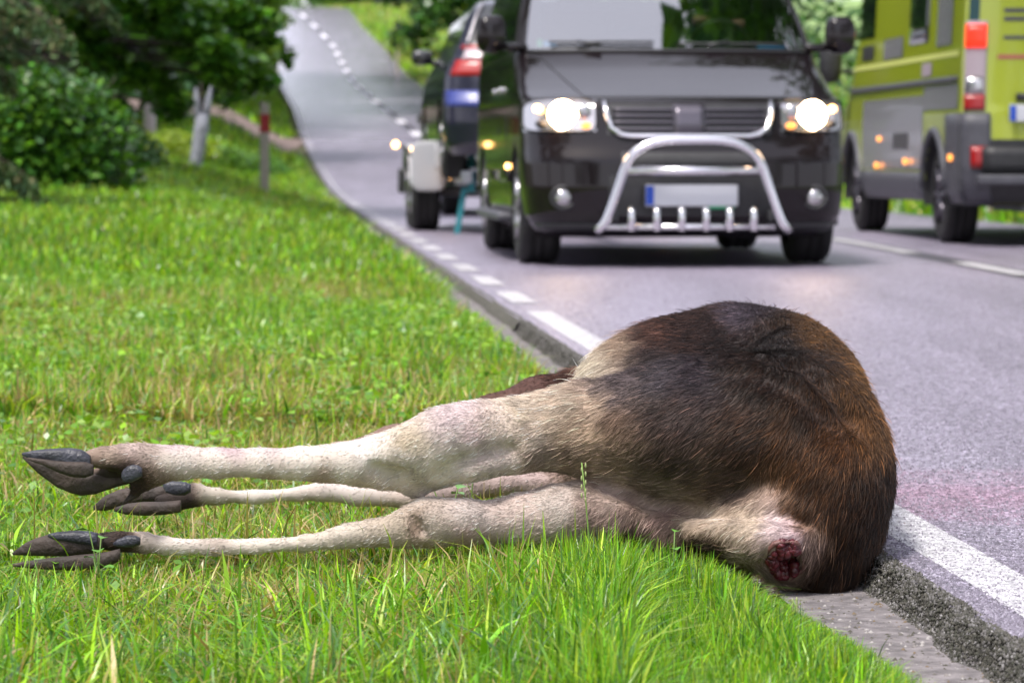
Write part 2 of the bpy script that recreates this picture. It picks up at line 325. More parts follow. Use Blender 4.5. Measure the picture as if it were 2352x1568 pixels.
n = 70000; y = 4.2+16*rng.random(n)**2.6; x = le(y)+.02+(.16*y+.12-le(y)-.02)*rng.random(n); s = .0011+.0024*rng.random(n)**2
inl = np.abs(x-el(y)) < .052
O8 = np.array([(1, 0, 0), (0, 1, 0), (-1, 0, 0), (0, -1, 0), (0, 0, 1), (0, 0, -.4)], float); F8 = np.array([(0, 1, 4), (1, 2, 4), (2, 3, 4), (3, 0, 4)])
V = O8[None]*(1+.6*(rng.random((n, 6, 3))-.5))*s[:, None, None]; V = V+np.stack([x, y, np.full(n, .0002)], 1)[:, None]
g = np.array([(.14, .125, .16), (.185, .165, .21), (.25, .23, .28), (.10, .09, .115)]); c = g[rng.choice(4, n, p=[.3, .35, .2, .15])]*np.exp(rng.normal(0, .2, n))[:, None]; c[inl] = np.array([.42, .41, .44])*np.exp(rng.normal(0, .18, inl.sum()))[:, None]; c[inl & (rng.random(n) < .3)] = (.17, .155, .19)
pk = (np.abs(y-6.35)+.9*(fbm(x*6, y*6, 77, 4)-.5)+rng.normal(0, .16, n) < .26) & ~inl; c[pk] *= np.array([1.12, .90, .95])
mesh_obj('surface_aggregate', V.reshape(-1, 3), (F8[None]+(np.arange(n)*6)[:, None, None]).reshape(-1, 3), M['aggregate'], smooth=False, kind='stuff', attrs={'tint': np.repeat(c, 6, 0)})
# painted lines: children of the road
def dash(f, y0, y1, hw, name, mt='paint_white'):
    yq = np.linspace(y0, y1, max(2, int((y1-y0)*2)+1)); n = len(yq)
    X = f(yq)[:, None]+np.array([[-hw, hw]]); Z = np.broadcast_to(rz(yq)[:, None]+(.0008 if y1 < 14 else .004), X.shape)
    mesh_obj(name, np.stack([X, np.broadcast_to(yq[:, None], X.shape), Z], -1).reshape(-1, 3), grid_faces(n, 2)[:, ::-1].copy(), M[mt], road)
dash(el, -20, 13.85, .052, 'edge_line')
y = 14.6
while y < 46: dash(el, y, y+1.15, .055, 'edge_dash'); y += 2.0
dash(el, 46, 300, .03, 'edge_line', 'paint_old')
sq = strip('bitumen_seam', lambda y: cx(y)-.11, lambda y: cx(y)+.11, 2, np.arange(14, 240, 2.), M['seam'], .002, parent=road, kind=None)
for a, b in ((12, 16), (18, 20.1), (22, 25.9), (28, 32), (34, 38), (40, 44), (46, 50), (52, 56), (60, 63), (68, 71)): dash(cx, a, b, .06, 'centre_dash')
for yc in (90, 100, 111, 119, 127, 135, 143, 153, 163, 171, 179, 187, 196, 205): dash(cx, yc-1.7, yc+1.7, .13, 'centre_dash', 'paint_far')
# side track
xs = np.linspace(-46, -5.25, 60); yc = 82+.05*(xs+4)**1*0
V = []
for x in xs:
    for k in np.linspace(0, 1, 5):
        yq = 75+k*11+(-x-5)*.06; V.append((x, yq, float(ground(x, yq))+.03))
mesh_obj('dirt_track', V, grid_faces(60, 5), M['track'], kind='structure')
print('ground ok')

# ------------------------------------------------------------------ the moose
def px2m(r, d): return r/F*d
GX0, GY0, GZ0, HS = -0.82, 4.95, -0.066, .0075
GN = (280, 428, 72)
def fresh(): return np.full(GN, .5, dtype=np.float32)
def sub(vol, lo, hi):
    s = []
    for k, g0 in enumerate((GX0, GY0, GZ0)):
        a = max(0, int((lo[k]-g0)/HS)); b = min(GN[k], int((hi[k]-g0)/HS)+2); s.append((a, b))
    if any(b <= a for a, b in s): return None
    sl_ = tuple(slice(a, b) for a, b in s)
    gs = [(np.arange(a, b)*HS+g0).astype(np.float32) for (a, b), g0 in zip(s, (GX0, GY0, GZ0))]
    return sl_, gs[0][:, None, None], gs[1][None, :, None], gs[2][None, None, :]
def smin(a, b, k):
    h = np.clip(.5+.5*(b-a)/k, 0, 1); return b+(a-b)*h-k*h*(1-h)
def add_cone(vol, a, b, ra, rb, k=.02, sy=1.0):
    a = np.array(a, float); b = np.array(b, float); R = max(ra, rb)*max(1, 1/sy)+.09
    q = sub(vol, np.minimum(a, b)-R, np.maximum(a, b)+R)
    if q is None: return
    sl_, x, y, z = q; ab = b-a; 
    X = x-a[0]; Y = (y-a[1])*sy; Z = z-a[2]; ab2 = np.array([ab[0], ab[1]*sy, ab[2]]); L = max(1e-9, ab2@ab2)
    t = np.clip((X*ab2[0]+Y*ab2[1]+Z*ab2[2])/L, 0, 1)
    d = np.sqrt((X-t*ab2[0])**2+(Y-t*ab2[1])**2+(Z-t*ab2[2])**2)-(ra+(rb-ra)*t)
    vol[sl_] = smin(vol[sl_], d.astype(np.float32), k)
def add_ell(vol, c, r, k=.05, rot=0., sign=1):
    c = np.array(c, float); r = np.array(r, float); R = max(r)+.1
    q = sub(vol, c-R, c+R)
    if q is None: return
    sl_, x, y, z = q; X = x-c[0]; Y = y-c[1]; Z = z-c[2]
    if rot: X, Y = X*math.cos(rot)+Y*math.sin(rot), -X*math.sin(rot)+Y*math.cos(rot)
    k0 = np.sqrt((X/r[0])**2+(Y/r[1])**2+(Z/r[2])**2); k1 = np.sqrt((X/r[0]**2)**2+(Y/r[1]**2)**2+(Z/r[2]**2)**2)+1e-6
    d = (k0*(k0-1)/k1).astype(np.float32)
    if sign > 0: vol[sl_] = smin(vol[sl_], d, k)
    else: vol[sl_] = -smin(-vol[sl_], d, k)
def chain(vol, pts, k=.02, sy=1.0):     # (px,py,d,r_px)
    for p, q in zip(pts[:-1], pts[1:]):
        add_cone(vol, at(*p[:3]), at(*q[:3]), px2m(p[3], p[2]), px2m(q[3], q[2]), k, sy)
def ell(vol, px, py, d, rx, rzz, ry, k=.05, rot=0., sign=1):
    add_ell(vol, at(px, py, d), (px2m(rx, d), ry, px2m(rzz, d)), k, rot, sign)
# trunk, neck and head (lying on the lane, head away)
T = fresh()
ell(T, 1700, 945, 6.15, 268, 240, .58, .05)
ell(T, 1530, 950, 6.05, 190, 205, .46, .06)
ell(T, 1440, 965, 5.95, 135, 150, .30, .06)
ell(T, 1815, 960, 5.95, 165, 215, .55, .06)
ell(T, 1700, 880, 6.6, 200, 150, .40, .06)
add_cone(T, (.45, 6.8, .17), (.44, 7.25, .13), .17, .125, .08)
add_cone(T, (.44, 7.25, .12), (.40, 7.62, .09), .11, .085, .05)
add_cone(T, (.40, 7.62, .085), (.34, 7.95, .06), .075, .062, .04)
add_cone(T, (.30, 7.56, .14), (.21, 7.46, .17), .035, .012, .02, 1.6)
add_cone(T, (.50, 7.58, .10), (.60, 7.50, .10), .035, .012, .02, 1.6)
# fore legs
A1 = fresh()
chain(A1, [(1430, 1040, 6.1, 80), (1330, 1095, 6.1, 40), (1256, 1112, 6.1, 26), (1158, 1108, 6.08, 28), (1080, 1120, 6.06, 30), (1000, 1136, 6.06, 28), (939, 1145, 6.05, 22), (822, 1138, 6.04, 23), (740, 1128, 6.03, 21), (689, 1134, 6.02, 16), (586, 1141, 5.99, 16), (498, 1140, 5.96, 18), (445, 1136, 5.94, 26), (410, 1146, 5.93, 24), (370, 1148, 5.92, 20)], .014)
A2 = fresh()
chain(A2, [(1500, 940, 6.35, 90), (1330, 905, 6.4, 52), (1235, 918, 6.4, 50), (1130, 950, 6.4, 40), (1000, 992, 6.38, 43), (900, 1018, 6.35, 38), (780, 1045, 6.3, 26), (600, 1062, 6.25, 19), (480, 1070, 6.2, 24)], .02)
# upper hind leg and haunch
U = fresh()
ell(U, 1700, 985, 5.52, 270, 172, .25, .05)
ell(U, 1560, 985, 5.47, 210, 148, .17, .06)
ell(U, 1850, 1030, 5.55, 178, 205, .31, .06)
ell(U, 1880, 1130, 5.50, 150, 190, .27, .06)
chain(U, [(1765, 790, 5.88, 44), (1865, 826, 5.80, 48), (1932, 898, 5.72, 50), (1980, 1005, 5.62, 50), (1990, 1120, 5.52, 48), (1965, 1210, 5.45, 46)], .022)
chain(U, [(1640, 868, 5.42, 44), (1740, 872, 5.36, 50), (1830, 930, 5.32, 46)], .05)
ell(U, 1835, 1215, 5.43, 140, 142, .20, .05)
chain(U, [(1500, 986, 5.46, 152), (1432, 983, 5.45, 132), (1354, 985, 5.45, 108), (1315, 985, 5.44, 98), (1256, 989, 5.44, 88), (1200, 992, 5.43, 78), (1158, 993, 5.43, 73), (1100, 1003, 5.42, 72), (1064, 1013, 5.41, 70), (1002, 1030, 5.41, 64), (939, 1044, 5.4, 58), (865, 1056, 5.4, 55), (806, 1061, 5.39, 46), (750, 1062, 5.38, 40), (689, 1062, 5.37, 36), (600, 1062, 5.36, 34), (498, 1063, 5.36, 35), (410, 1062, 5.35, 39), (352, 1065, 5.34, 44), (318, 1059, 5.33, 40), (280, 1052, 5.32, 31), (234, 1050, 5.32, 25), (200, 1052, 5.31, 20)], .010, 1.1)
chain(U, [(1000, 1050, 5.42, 56), (958, 1098, 5.42, 30), (945, 1128, 5.42, 14)], .022, 1.3)     # point of the hock
chain(U, [(1110, 1042, 5.43, 34), (1020, 1082, 5.42, 26), (965, 1112, 5.42, 20)], .022)
chain(U, [(945, 1112, 5.41, 22), (880, 1102, 5.40, 20), (826, 1094, 5.40, 19), (740, 1086, 5.38, 16), (620, 1084, 5.37, 14)], .014)             # tendon along the cannon
chain(U, [(352, 1088, 5.335, 30), (326, 1112, 5.34, 16), (300, 1140, 5.34, 9)], .014)
chain(U, [(300, 1078, 5.35, 26), (255, 1090, 5.352, 24), (212, 1098, 5.352, 22)], .012)
chain(U, [(1090, 975, 5.385, 30), (1010, 995, 5.375, 28), (930, 1030, 5.365, 26)], .06)              # bone on the face of the hock
chain(U, [(1180, 1045, 5.41, 30), (1090, 1052, 5.39, 24), (1000, 1068, 5.38, 24)], .05)
# lower hind leg lying on the grass
Lw = fresh()
chain(Lw, [(1800, 1235, 5.45, 95), (1700, 1232, 5.42, 84), (1600, 1222, 5.42, 74), (1500, 1204, 5.43, 70), (1412, 1190, 5.43, 73), (1342, 1182, 5.43, 74), (1275, 1182, 5.42, 67), (1197, 1190, 5.42, 57), (1140, 1197, 5.41, 48), (1080, 1203, 5.4, 43), (998, 1209, 5.39, 39), (945, 1218, 5.39, 33), (908, 1225, 5.39, 27), (857, 1223, 5.38, 30), (810, 1228, 5.38, 28), (771, 1236, 5.37, 24), (700, 1248, 5.37, 19), (586, 1254, 5.36, 18), (498, 1257, 5.35, 20), (381, 1253, 5.34, 20), (328, 1246, 5.33, 24), (278, 1243, 5.32, 22), (240, 1243, 5.32, 19), (205, 1246, 5.31, 15)], .010)
ell(Lw, 1560, 1245, 5.47, 130, 70, .08, .04)
chain(Lw, [(1060, 1190, 5.38, 30), (985, 1190, 5.38, 24), (930, 1204, 5.375, 20)], .05)
ell(U, 1770, 1225, 5.30, 120, 75, .12, .04)       # under the tail
ell(U, 1700, 1215, 5.36, 130, 60, .10, .04)
ell(U, 1812, 1272, 5.33, 80, 74, .105, .03)
chain(U, [(1905, 1215, 5.36, 60), (1915, 1290, 5.30, 42), (1905, 1335, 5.27, 22)], .04)  # tail
vol = smin(smin(T, A1, .03), A2, .03)
vol = smin(vol, U, .014); vol = smin(vol, Lw, .012)
def surf(px, py, d0=4.96, d1=6.9):
    ds = np.arange(d0, d1, .006); P = np.stack([(px-CX)/F*ds, ds, CH-(py-HZ)/F*ds], 1); I = ((P-np.array([GX0, GY0, GZ0]))/HS).astype(int); I = np.clip(I, 0, np.array(GN)-1)
    v = vol[I[:, 0], I[:, 1], I[:, 2]]; k = np.argmax(v < 0); return ds[k] if v[k] < 0 else None
def fold(pts, r, dep, k):
    P = []; 
    for (a, b), (c, e) in zip(pts[:-1], pts[1:]):
        for t in np.linspace(0, 1, 9)[:-1]: P.append((a+(c-a)*t, b+(e-b)*t))
    global vol
    prev = None; g = fresh()
    for (a, b) in P:
        d = surf(a, b)
        if d is None: continue
        p = at(a, b, d-r*F/5.4*0-dep)
        if prev is not None and np.linalg.norm(p-prev) < .12: add_cone(g, prev, p, r, r, .01)
        prev = p
    vol = -smin(-vol, g, k)
fold([(1325, 874), (1420, 848), (1520, 824), (1640, 808)], .016, -.016, .012)
fold([(1600, 812), (1640, 808), (1760, 810), (1850, 846), (1920, 904), (1975, 985)], .013, -.010, .028)
fold([(1620, 842), (1740, 852), (1850, 900), (1930, 985)], .006, -.001, .03)
fold([(1690, 800), (1740, 760), (1790, 735)], .008, -.002, .03)
fold([(1380, 1118), (1500, 1160), (1640, 1178), (1780, 1182), (1850, 1200)], .008, -.004, .02)
fold([(950, 1192), (962, 1206), (972, 1226)], .0035, -.001, .008)
fold([(1000, 1094), (1060, 1062), (1120, 1040), (1190, 1030)], .006, .0015, .02)
fold([(860, 1075), (900, 1085), (935, 1080)], .005, .001, .02)
ell(vol, 1806, 1287, surf(1806, 1287) or 5.16, 36, 40, .022, .014, 0, -1)
# slight skin folds and muscle relief
xg = (np.arange(GN[0])*HS+GX0); yg = (np.arange(GN[1])*HS+GY0); zg = (np.arange(GN[2])*HS+GZ0)
U_ = (xg[:, None]*1.0+yg[None]*.35); W_ = (-xg[:, None]*.2+yg[None]*.9)
nz2 = (fbm(U_[:, :, None]*6+zg[None, None]*3, W_[:, :, None]*8+zg[None, None]*9, 31, 3)-.45)
amp = np.interp(xg, [-.8, .1, .4, 1.3], [.0012, .003, .015, .015])[:, None, None]
vol = (vol+nz2*amp*.8).astype(np.float32)
def surface_nets(v):
    s = v < 0; nx, ny, nz = v.shape
    c = np.zeros((nx-1, ny-1, nz-1), np.int8)
    for i in (0, 1):
        for j in (0, 1):
            for k in (0, 1): c += s[i:nx-1+i, j:ny-1+j, k:nz-1+k]
    I = np.argwhere((c > 0) & (c < 8)); idx = -np.ones(c.shape, np.int64); idx[tuple(I.T)] = np.arange(len(I))
    acc = np.zeros((len(I), 3)); cnt = np.zeros(len(I))
    cs = [(i, j, k) for i in (0, 1) for j in (0, 1) for k in (0, 1)]
    for a in cs:
        for ax in range(3):
            if a[ax] == 0:
                b = list(a); b[ax] = 1
                va = v[I[:, 0]+a[0], I[:, 1]+a[1], I[:, 2]+a[2]]; vb = v[I[:, 0]+b[0], I[:, 1]+b[1], I[:, 2]+b[2]]
                m = (va < 0) != (vb < 0); t = np.where(m, va/np.where(m, va-vb, 1), 0)
                p = np.tile(np.array(a, float), (len(I), 1)); p[:, ax] += t; acc[m] += p[m]; cnt[m] += 1
    V = I+acc/cnt[:, None]
    Q = []
    for ax in range(3):
        sa = [slice(None)]*3; sb = [slice(None)]*3; sa[ax] = slice(0, -1); sb[ax] = slice(1, None)
        d = s[tuple(sa)].astype(np.int8)-s[tuple(sb)].astype(np.int8); E = np.argwhere(d != 0)
        o1, o2 = [(1, 2), (2, 0), (0, 1)][ax]
        E = E[(E[:, o1] > 0) & (E[:, o2] > 0) & (E[:, o1] < v.shape[o1]-1) & (E[:, o2] < v.shape[o2]-1)]
        sg = d[tuple(E.T)]
        def cell(u, w):
            e = E.copy(); e[:, o1] -= u; e[:, o2] -= w; return idx[tuple(e.T)]
        q = np.stack([cell(1, 1), cell(0, 1), cell(0, 0), cell(1, 0)], 1); q[sg < 0] = q[sg < 0][:, ::-1]; Q.append(q)
    return V, np.concatenate(Q)
V, Q = surface_nets(vol)
V = V*HS+np.array([GX0, GY0, GZ0]); Q = Q[(Q >= 0).all(1)]
for _ in range(3):      # relax
    acc = np.zeros_like(V); cnt = np.zeros(len(V))
    for a, b in ((0, 1), (1, 2), (2, 3), (3, 0)):
        np.add.at(acc, Q[:, a], V[Q[:, b]]); np.add.at(acc, Q[:, b], V[Q[:, a]]); np.add.at(cnt, Q[:, a], 1); np.add.at(cnt, Q[:, b], 1)
    V = V*.5+.5*acc/np.maximum(cnt, 1)[:, None]
# coat colours as seen (sRGB), crease shade and thigh sheen painted in, placed by where they lie on the body
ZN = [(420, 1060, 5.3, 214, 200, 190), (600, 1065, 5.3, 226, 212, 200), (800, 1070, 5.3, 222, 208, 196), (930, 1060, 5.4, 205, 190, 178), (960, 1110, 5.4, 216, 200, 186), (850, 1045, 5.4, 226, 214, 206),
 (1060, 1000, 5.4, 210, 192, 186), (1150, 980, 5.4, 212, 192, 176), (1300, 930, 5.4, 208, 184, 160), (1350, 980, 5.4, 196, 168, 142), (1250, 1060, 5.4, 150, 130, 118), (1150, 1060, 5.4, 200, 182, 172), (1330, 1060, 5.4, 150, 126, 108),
 (1430, 1050, 5.4, 128, 108, 94), (1420, 960, 5.4, 134, 110, 96), (1420, 880, 5.4, 98, 86, 88), (1500, 1110, 5.4, 112, 94, 84), (1520, 850, 5.4, 82, 74, 80), (1600, 850, 5.4, 62, 54, 60), (1540, 950, 5.4, 72, 57, 54), (1540, 1040, 5.4, 86, 70, 64),  # greyish points on the thigh top paint in the sky sheen
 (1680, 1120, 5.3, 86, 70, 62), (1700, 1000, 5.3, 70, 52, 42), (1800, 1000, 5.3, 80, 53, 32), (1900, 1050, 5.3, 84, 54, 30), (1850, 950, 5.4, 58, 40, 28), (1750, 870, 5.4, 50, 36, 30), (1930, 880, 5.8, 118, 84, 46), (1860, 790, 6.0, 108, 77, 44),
 (1990, 1000, 5.6, 104, 72, 42), (1780, 810, 5.7, 36, 25, 20), (1880, 870, 5.7, 44, 31, 24), (1650, 806, 5.7, 40, 29, 26), (1500, 828, 5.7, 60, 50, 50), (1700, 720, 6.1, 92, 82, 92), (1600, 730, 6.0, 62, 46, 42), (1520, 770, 6.0, 78, 54, 46), (1450, 810, 6.0, 150, 128, 108), (1400, 850, 6.0, 196, 180, 156), (1340, 860, 6.0, 205, 192, 165),  # includes dark points that paint shade along the thigh crease
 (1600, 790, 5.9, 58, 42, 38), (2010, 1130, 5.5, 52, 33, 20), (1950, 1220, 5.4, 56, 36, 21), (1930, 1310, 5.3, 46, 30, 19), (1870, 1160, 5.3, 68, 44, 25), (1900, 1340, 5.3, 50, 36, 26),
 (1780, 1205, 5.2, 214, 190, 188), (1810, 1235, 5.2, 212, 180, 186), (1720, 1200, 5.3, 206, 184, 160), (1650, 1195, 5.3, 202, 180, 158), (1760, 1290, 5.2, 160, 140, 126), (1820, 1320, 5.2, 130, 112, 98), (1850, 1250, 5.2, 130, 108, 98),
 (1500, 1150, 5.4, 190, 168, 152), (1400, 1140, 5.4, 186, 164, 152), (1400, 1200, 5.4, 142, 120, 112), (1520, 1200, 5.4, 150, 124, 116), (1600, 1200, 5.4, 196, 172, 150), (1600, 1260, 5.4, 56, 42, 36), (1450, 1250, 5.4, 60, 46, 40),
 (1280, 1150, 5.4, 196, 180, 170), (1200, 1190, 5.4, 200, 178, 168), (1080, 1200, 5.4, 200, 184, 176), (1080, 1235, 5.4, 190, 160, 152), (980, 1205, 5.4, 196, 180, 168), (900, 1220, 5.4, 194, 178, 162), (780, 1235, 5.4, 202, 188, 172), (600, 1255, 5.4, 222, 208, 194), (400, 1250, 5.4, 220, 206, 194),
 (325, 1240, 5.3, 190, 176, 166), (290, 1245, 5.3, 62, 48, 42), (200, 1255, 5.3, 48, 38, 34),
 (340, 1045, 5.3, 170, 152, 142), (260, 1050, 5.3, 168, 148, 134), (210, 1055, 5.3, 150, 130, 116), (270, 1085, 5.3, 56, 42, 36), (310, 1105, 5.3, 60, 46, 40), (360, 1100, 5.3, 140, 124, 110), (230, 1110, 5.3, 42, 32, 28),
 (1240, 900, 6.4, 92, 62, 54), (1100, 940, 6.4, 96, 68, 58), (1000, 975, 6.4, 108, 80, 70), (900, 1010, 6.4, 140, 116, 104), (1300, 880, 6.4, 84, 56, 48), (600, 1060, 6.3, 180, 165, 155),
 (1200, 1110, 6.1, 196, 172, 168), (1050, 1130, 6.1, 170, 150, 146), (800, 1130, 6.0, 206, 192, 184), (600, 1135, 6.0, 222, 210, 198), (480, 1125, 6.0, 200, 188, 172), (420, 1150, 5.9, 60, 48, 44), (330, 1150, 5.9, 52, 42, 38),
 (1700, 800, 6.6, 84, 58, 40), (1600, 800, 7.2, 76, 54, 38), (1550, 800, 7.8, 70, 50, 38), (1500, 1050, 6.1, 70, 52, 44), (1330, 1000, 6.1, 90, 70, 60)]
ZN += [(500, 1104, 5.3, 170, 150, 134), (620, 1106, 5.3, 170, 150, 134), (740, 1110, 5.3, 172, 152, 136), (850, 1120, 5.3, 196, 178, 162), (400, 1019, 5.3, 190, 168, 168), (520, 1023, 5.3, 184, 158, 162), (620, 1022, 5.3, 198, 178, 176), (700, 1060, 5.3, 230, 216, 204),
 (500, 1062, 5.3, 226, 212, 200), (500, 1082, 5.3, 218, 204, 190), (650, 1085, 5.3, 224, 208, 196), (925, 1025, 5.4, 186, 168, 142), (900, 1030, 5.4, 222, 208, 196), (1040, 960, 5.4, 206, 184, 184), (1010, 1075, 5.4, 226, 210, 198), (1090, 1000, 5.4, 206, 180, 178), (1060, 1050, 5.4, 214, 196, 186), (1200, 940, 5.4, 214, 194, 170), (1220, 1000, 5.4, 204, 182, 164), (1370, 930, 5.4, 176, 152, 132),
 (960, 1208, 5.4, 150, 128, 112), (905, 1200, 5.4, 184, 168, 150), (350, 1108, 5.3, 84, 66, 54), (325, 1120, 5.3, 58, 44, 36), (300, 1020, 5.3, 190, 168, 160), (380, 1060, 5.3, 210, 196, 182)]  # the first point paints shade into the hock crease
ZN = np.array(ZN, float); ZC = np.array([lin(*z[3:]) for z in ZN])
def pxd(P): return np.stack([P[:, 0]/P[:, 1]*F+CX, HZ+(CH-P[:, 2])/P[:, 1]*F, P[:, 1]], 1)
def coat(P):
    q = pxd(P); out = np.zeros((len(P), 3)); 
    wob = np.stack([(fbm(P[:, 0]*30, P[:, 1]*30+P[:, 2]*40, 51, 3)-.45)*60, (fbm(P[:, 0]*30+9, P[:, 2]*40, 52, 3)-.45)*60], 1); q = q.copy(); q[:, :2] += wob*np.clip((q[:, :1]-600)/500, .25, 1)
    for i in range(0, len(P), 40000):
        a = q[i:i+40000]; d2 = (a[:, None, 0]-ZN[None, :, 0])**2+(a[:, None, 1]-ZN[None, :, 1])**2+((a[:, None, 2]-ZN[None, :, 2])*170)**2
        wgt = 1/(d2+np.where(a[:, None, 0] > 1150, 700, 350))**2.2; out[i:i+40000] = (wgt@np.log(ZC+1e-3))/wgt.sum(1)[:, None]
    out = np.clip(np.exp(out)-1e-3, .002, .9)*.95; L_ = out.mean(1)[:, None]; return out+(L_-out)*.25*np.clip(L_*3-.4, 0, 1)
moose = thing('moose', 'dead brown moose lying half on the lane, its pale legs stretched over the grass', 'moose', (.5, 5.6, 0))
q = N('moose_skin'); a = q.n('ShaderNodeAttribute', attribute_name='coat'); sc_ = q.n('ShaderNodeGamma'); q.l(a.outputs['Color'], sc_.inputs[0]); sc_.inputs[1].default_value = 1.18
q.l(sc_.outputs[0], q.b.inputs['Base Color']); q.b.inputs['Roughness'].default_value = .8
mesh_obj('body', V, Q, q.m, moose, world=True, attrs={'coat': coat(V)})
# fur: one strand per sampled root, combed along the limbs and over the back
a_, b_, c_, d_ = (V[Q[:, i]] for i in range(4)); nrm = np.cross(c_-a_, d_-b_); area = np.linalg.norm(nrm, axis=1)/2; nrm /= np.linalg.norm(nrm, axis=1)[:, None]+1e-12
cen = (a_+b_+c_+d_)/4; dens = area*np.where(nrm[:, 2] < -.6, .6, 1)*np.where((nrm[:, 1] > .35) & (nrm[:, 2] < .3), .25, 1)*np.where(cen[:, 1] > 6.9, .3, 1)*np.where((cen[:, 0] < .12) & (cen[:, 1] < 5.75), 3.4, 1)
NH = 780000; fi = rng.choice(len(Q), NH, p=dens/dens.sum()); u, v_ = rng.random((2, NH, 1))
root = (a_[fi]*(1-u)+b_[fi]*u)*(1-v_)+(d_[fi]*(1-u)+c_[fi]*u)*v_; nn = nrm[fi]; pq = pxd(root)
P0 = pq[:, 0]; P1 = pq[:, 1]; D0 = pq[:, 2]
def W(*a): return np.ones(NH)*1.
FD = np.array([  # px,py,d, direction of growth (x,y,z), length m
 (400, 1060, 5.3, -1, 0, -.25, .011), (700, 1060, 5.3, -1, 0, -.3, .011), (930, 1060, 5.4, -1, 0, -.45, .013), (1150, 1000, 5.4, -1, 0, -.25, .016), (1350, 980, 5.4, -1, 0, -.35, .022), (1500, 900, 5.4, -1, -.1, -.25, .024), (1560, 1060, 5.4, -.8, -.2, -.8, .026),
 (1700, 1000, 5.3, -.8, -.2, -.55, .026), (1800, 1100, 5.3, -.45, -.2, -.85, .028), (1900, 1000, 5.4, -.4, -.5, -.75, .028), (1950, 850, 5.8, .35, -1, -.5, .030), (1850, 760, 6.0, .2, -1, -.2, .030), (2010, 1100, 5.5, .1, -.7, -.8, .032), (1950, 1250, 5.3, -.1, -.4, -1, .036), (1900, 1330, 5.3, -.15, -.5, -1, .045),
 (1600, 740, 6.1, -.7, -.5, .15, .026), (1430, 800, 6.0, -1, -.2, .2, .030), (1340, 850, 6.0, -1, 0, -.3, .030), (1780, 1210, 5.2, -1, -.1, -.35, .018), (1800, 1320, 5.2, .5, -.1, -.8, .024), (1600, 1190, 5.4, -1, 0, -.35, .020), (1500, 1230, 5.4, -.6, 0, -.9, .022), (1250, 1180, 5.4, -1, 0, -.25, .014), (900, 1220, 5.4, -1, 0, -.3, .012), (400, 1250, 5.4, -1, 0, -.2, .011),
 (300, 1070, 5.3, -1, 0, -.3, .014), (1200, 920, 6.4, -1, 0, -.4, .014), (800, 1140, 6.0, -1, 0, -.2, .011), (1600, 800, 7, 0, -1, -.2, .026)], float)
d2 = ((P0[:, None]-FD[None, :, 0])**2+(P1[:, None]-FD[None, :, 1])**2+((D0[:, None]-FD[None, :, 2])*170)**2+800)
wg = 1/d2**2; wg /= wg.sum(1)[:, None]; dirn = wg@FD[:, 3:6]; ln = wg@FD[:, 6]
k1 = fbm(root[:, 0]*22, root[:, 2]*22+root[:, 1]*22, 61, 3)-.47; k2 = fbm(root[:, 0]*22+50, root[:, 2]*25-root[:, 1]*20, 62, 3)-.47
dirn += np.stack([k1, k2*.6, k2+k1*.4], 1)*.55
cl1 = fbm(root[:, 0]*110, root[:, 2]*110+root[:, 1]*110, 63, 2)-.45; cl2 = fbm(root[:, 0]*110+9, root[:, 2]*110-root[:, 1]*100, 64, 2)-.45
dirn += np.stack([cl1, cl2*.6, cl2], 1)*.9+rng.normal(0, .13, (NH, 3))
dirn -= nn*(dirn*nn).sum(1)[:, None]; dirn /= np.linalg.norm(dirn, axis=1)[:, None]+1e-9
lift = np.clip(.26+.20*rng.normal(size=NH), .03, .8)*np.where(ln < .0105, .5, 1)+np.where(P1 > 1240, .1, 0)*(P0 > 1700); ln = ln*(.6+.7*rng.random(NH))*np.where(ln < .0165, .50, .70)
stray = rng.random(NH) < .012; ln[stray] *= 1.5; lift[stray] += .35
keep = ~((((P0-1806)/50)**2+((P1-1286)/54)**2 < 1) & (D0 < 5.4)); keep &= ~((P0 < 215) & (D0 < 5.6))
footdark = (P0 < 235) | ((P0 < 300) & (P1 > 1075) & (P1 < 1200) & (D0 < 5.6)); ln[footdark] *= .5
root, dirn, nn, ln, lift, stray = (z[keep] for z in (root, dirn, nn, ln, lift, stray)); n = len(root)
tt = np.array([0, .35, .7, 1.0])
PT = root[:, None]-nn[:, None]*.001+ln[:, None, None]*(dirn[:, None]*tt[None, :, None]+nn[:, None]*(lift[:, None, None]*(tt-.55*tt**2)[None, :, None]))
hc = coat(root); lum = (.2126*hc[:, 0]+.7152*hc[:, 1]+.0722*hc[:, 2])
clump = fbm(root[:, 0]*70, root[:, 2]*70+root[:, 1]*60, 71, 3)
br = np.exp(rng.normal(0, .50-.36*np.clip(lum*3, 0, 1), n))*(.45+1.15*clump); br[stray] *= 1.9
dk = np.clip((.12-lum)/.1, 0, 1); gold = (rng.random(n) < .22*dk)
hc = hc*br[:, None]; dkk = np.clip((.20-lum)/.18, 0, 1)[:, None]; hc = hc*(1-.48*dkk); hc[gold] = hc[gold]*1.5*np.array([1.55, 1.40, 1.25]); hc = np.clip(hc, 0.003, .8)
cu = bpy.data.hair_curves.new('fur'); cu.add_curves([4]*n)
cu.attributes['position'].data.foreach_set('vector', (PT-np.array(moose.location)).astype(np.float32).ravel())
ra = cu.attributes.get('radius') or cu.attributes.new('radius', 'FLOAT', 'POINT')
wd = np.where(ln > .010, .00031, .00028)[:, None]*np.array([1, .95, .7, .15])[None]; ra.data.foreach_set('value', wd.astype(np.float32).ravel())
ca = cu.attributes.new('coat', 'FLOAT_COLOR', 'CURVE'); c4 = np.ones((n, 4), np.float32); c4[:, :3] = hc; ca.data.foreach_set('color', c4.ravel())
q = N('fur'); a = q.n('ShaderNodeAttribute', attribute_name='coat'); q.l(a.outputs['Color'], q.b.inputs['Base Color']); q.b.inputs['Roughness'].default_value = .42; q.b.inputs['Specular IOR Level'].default_value = .22
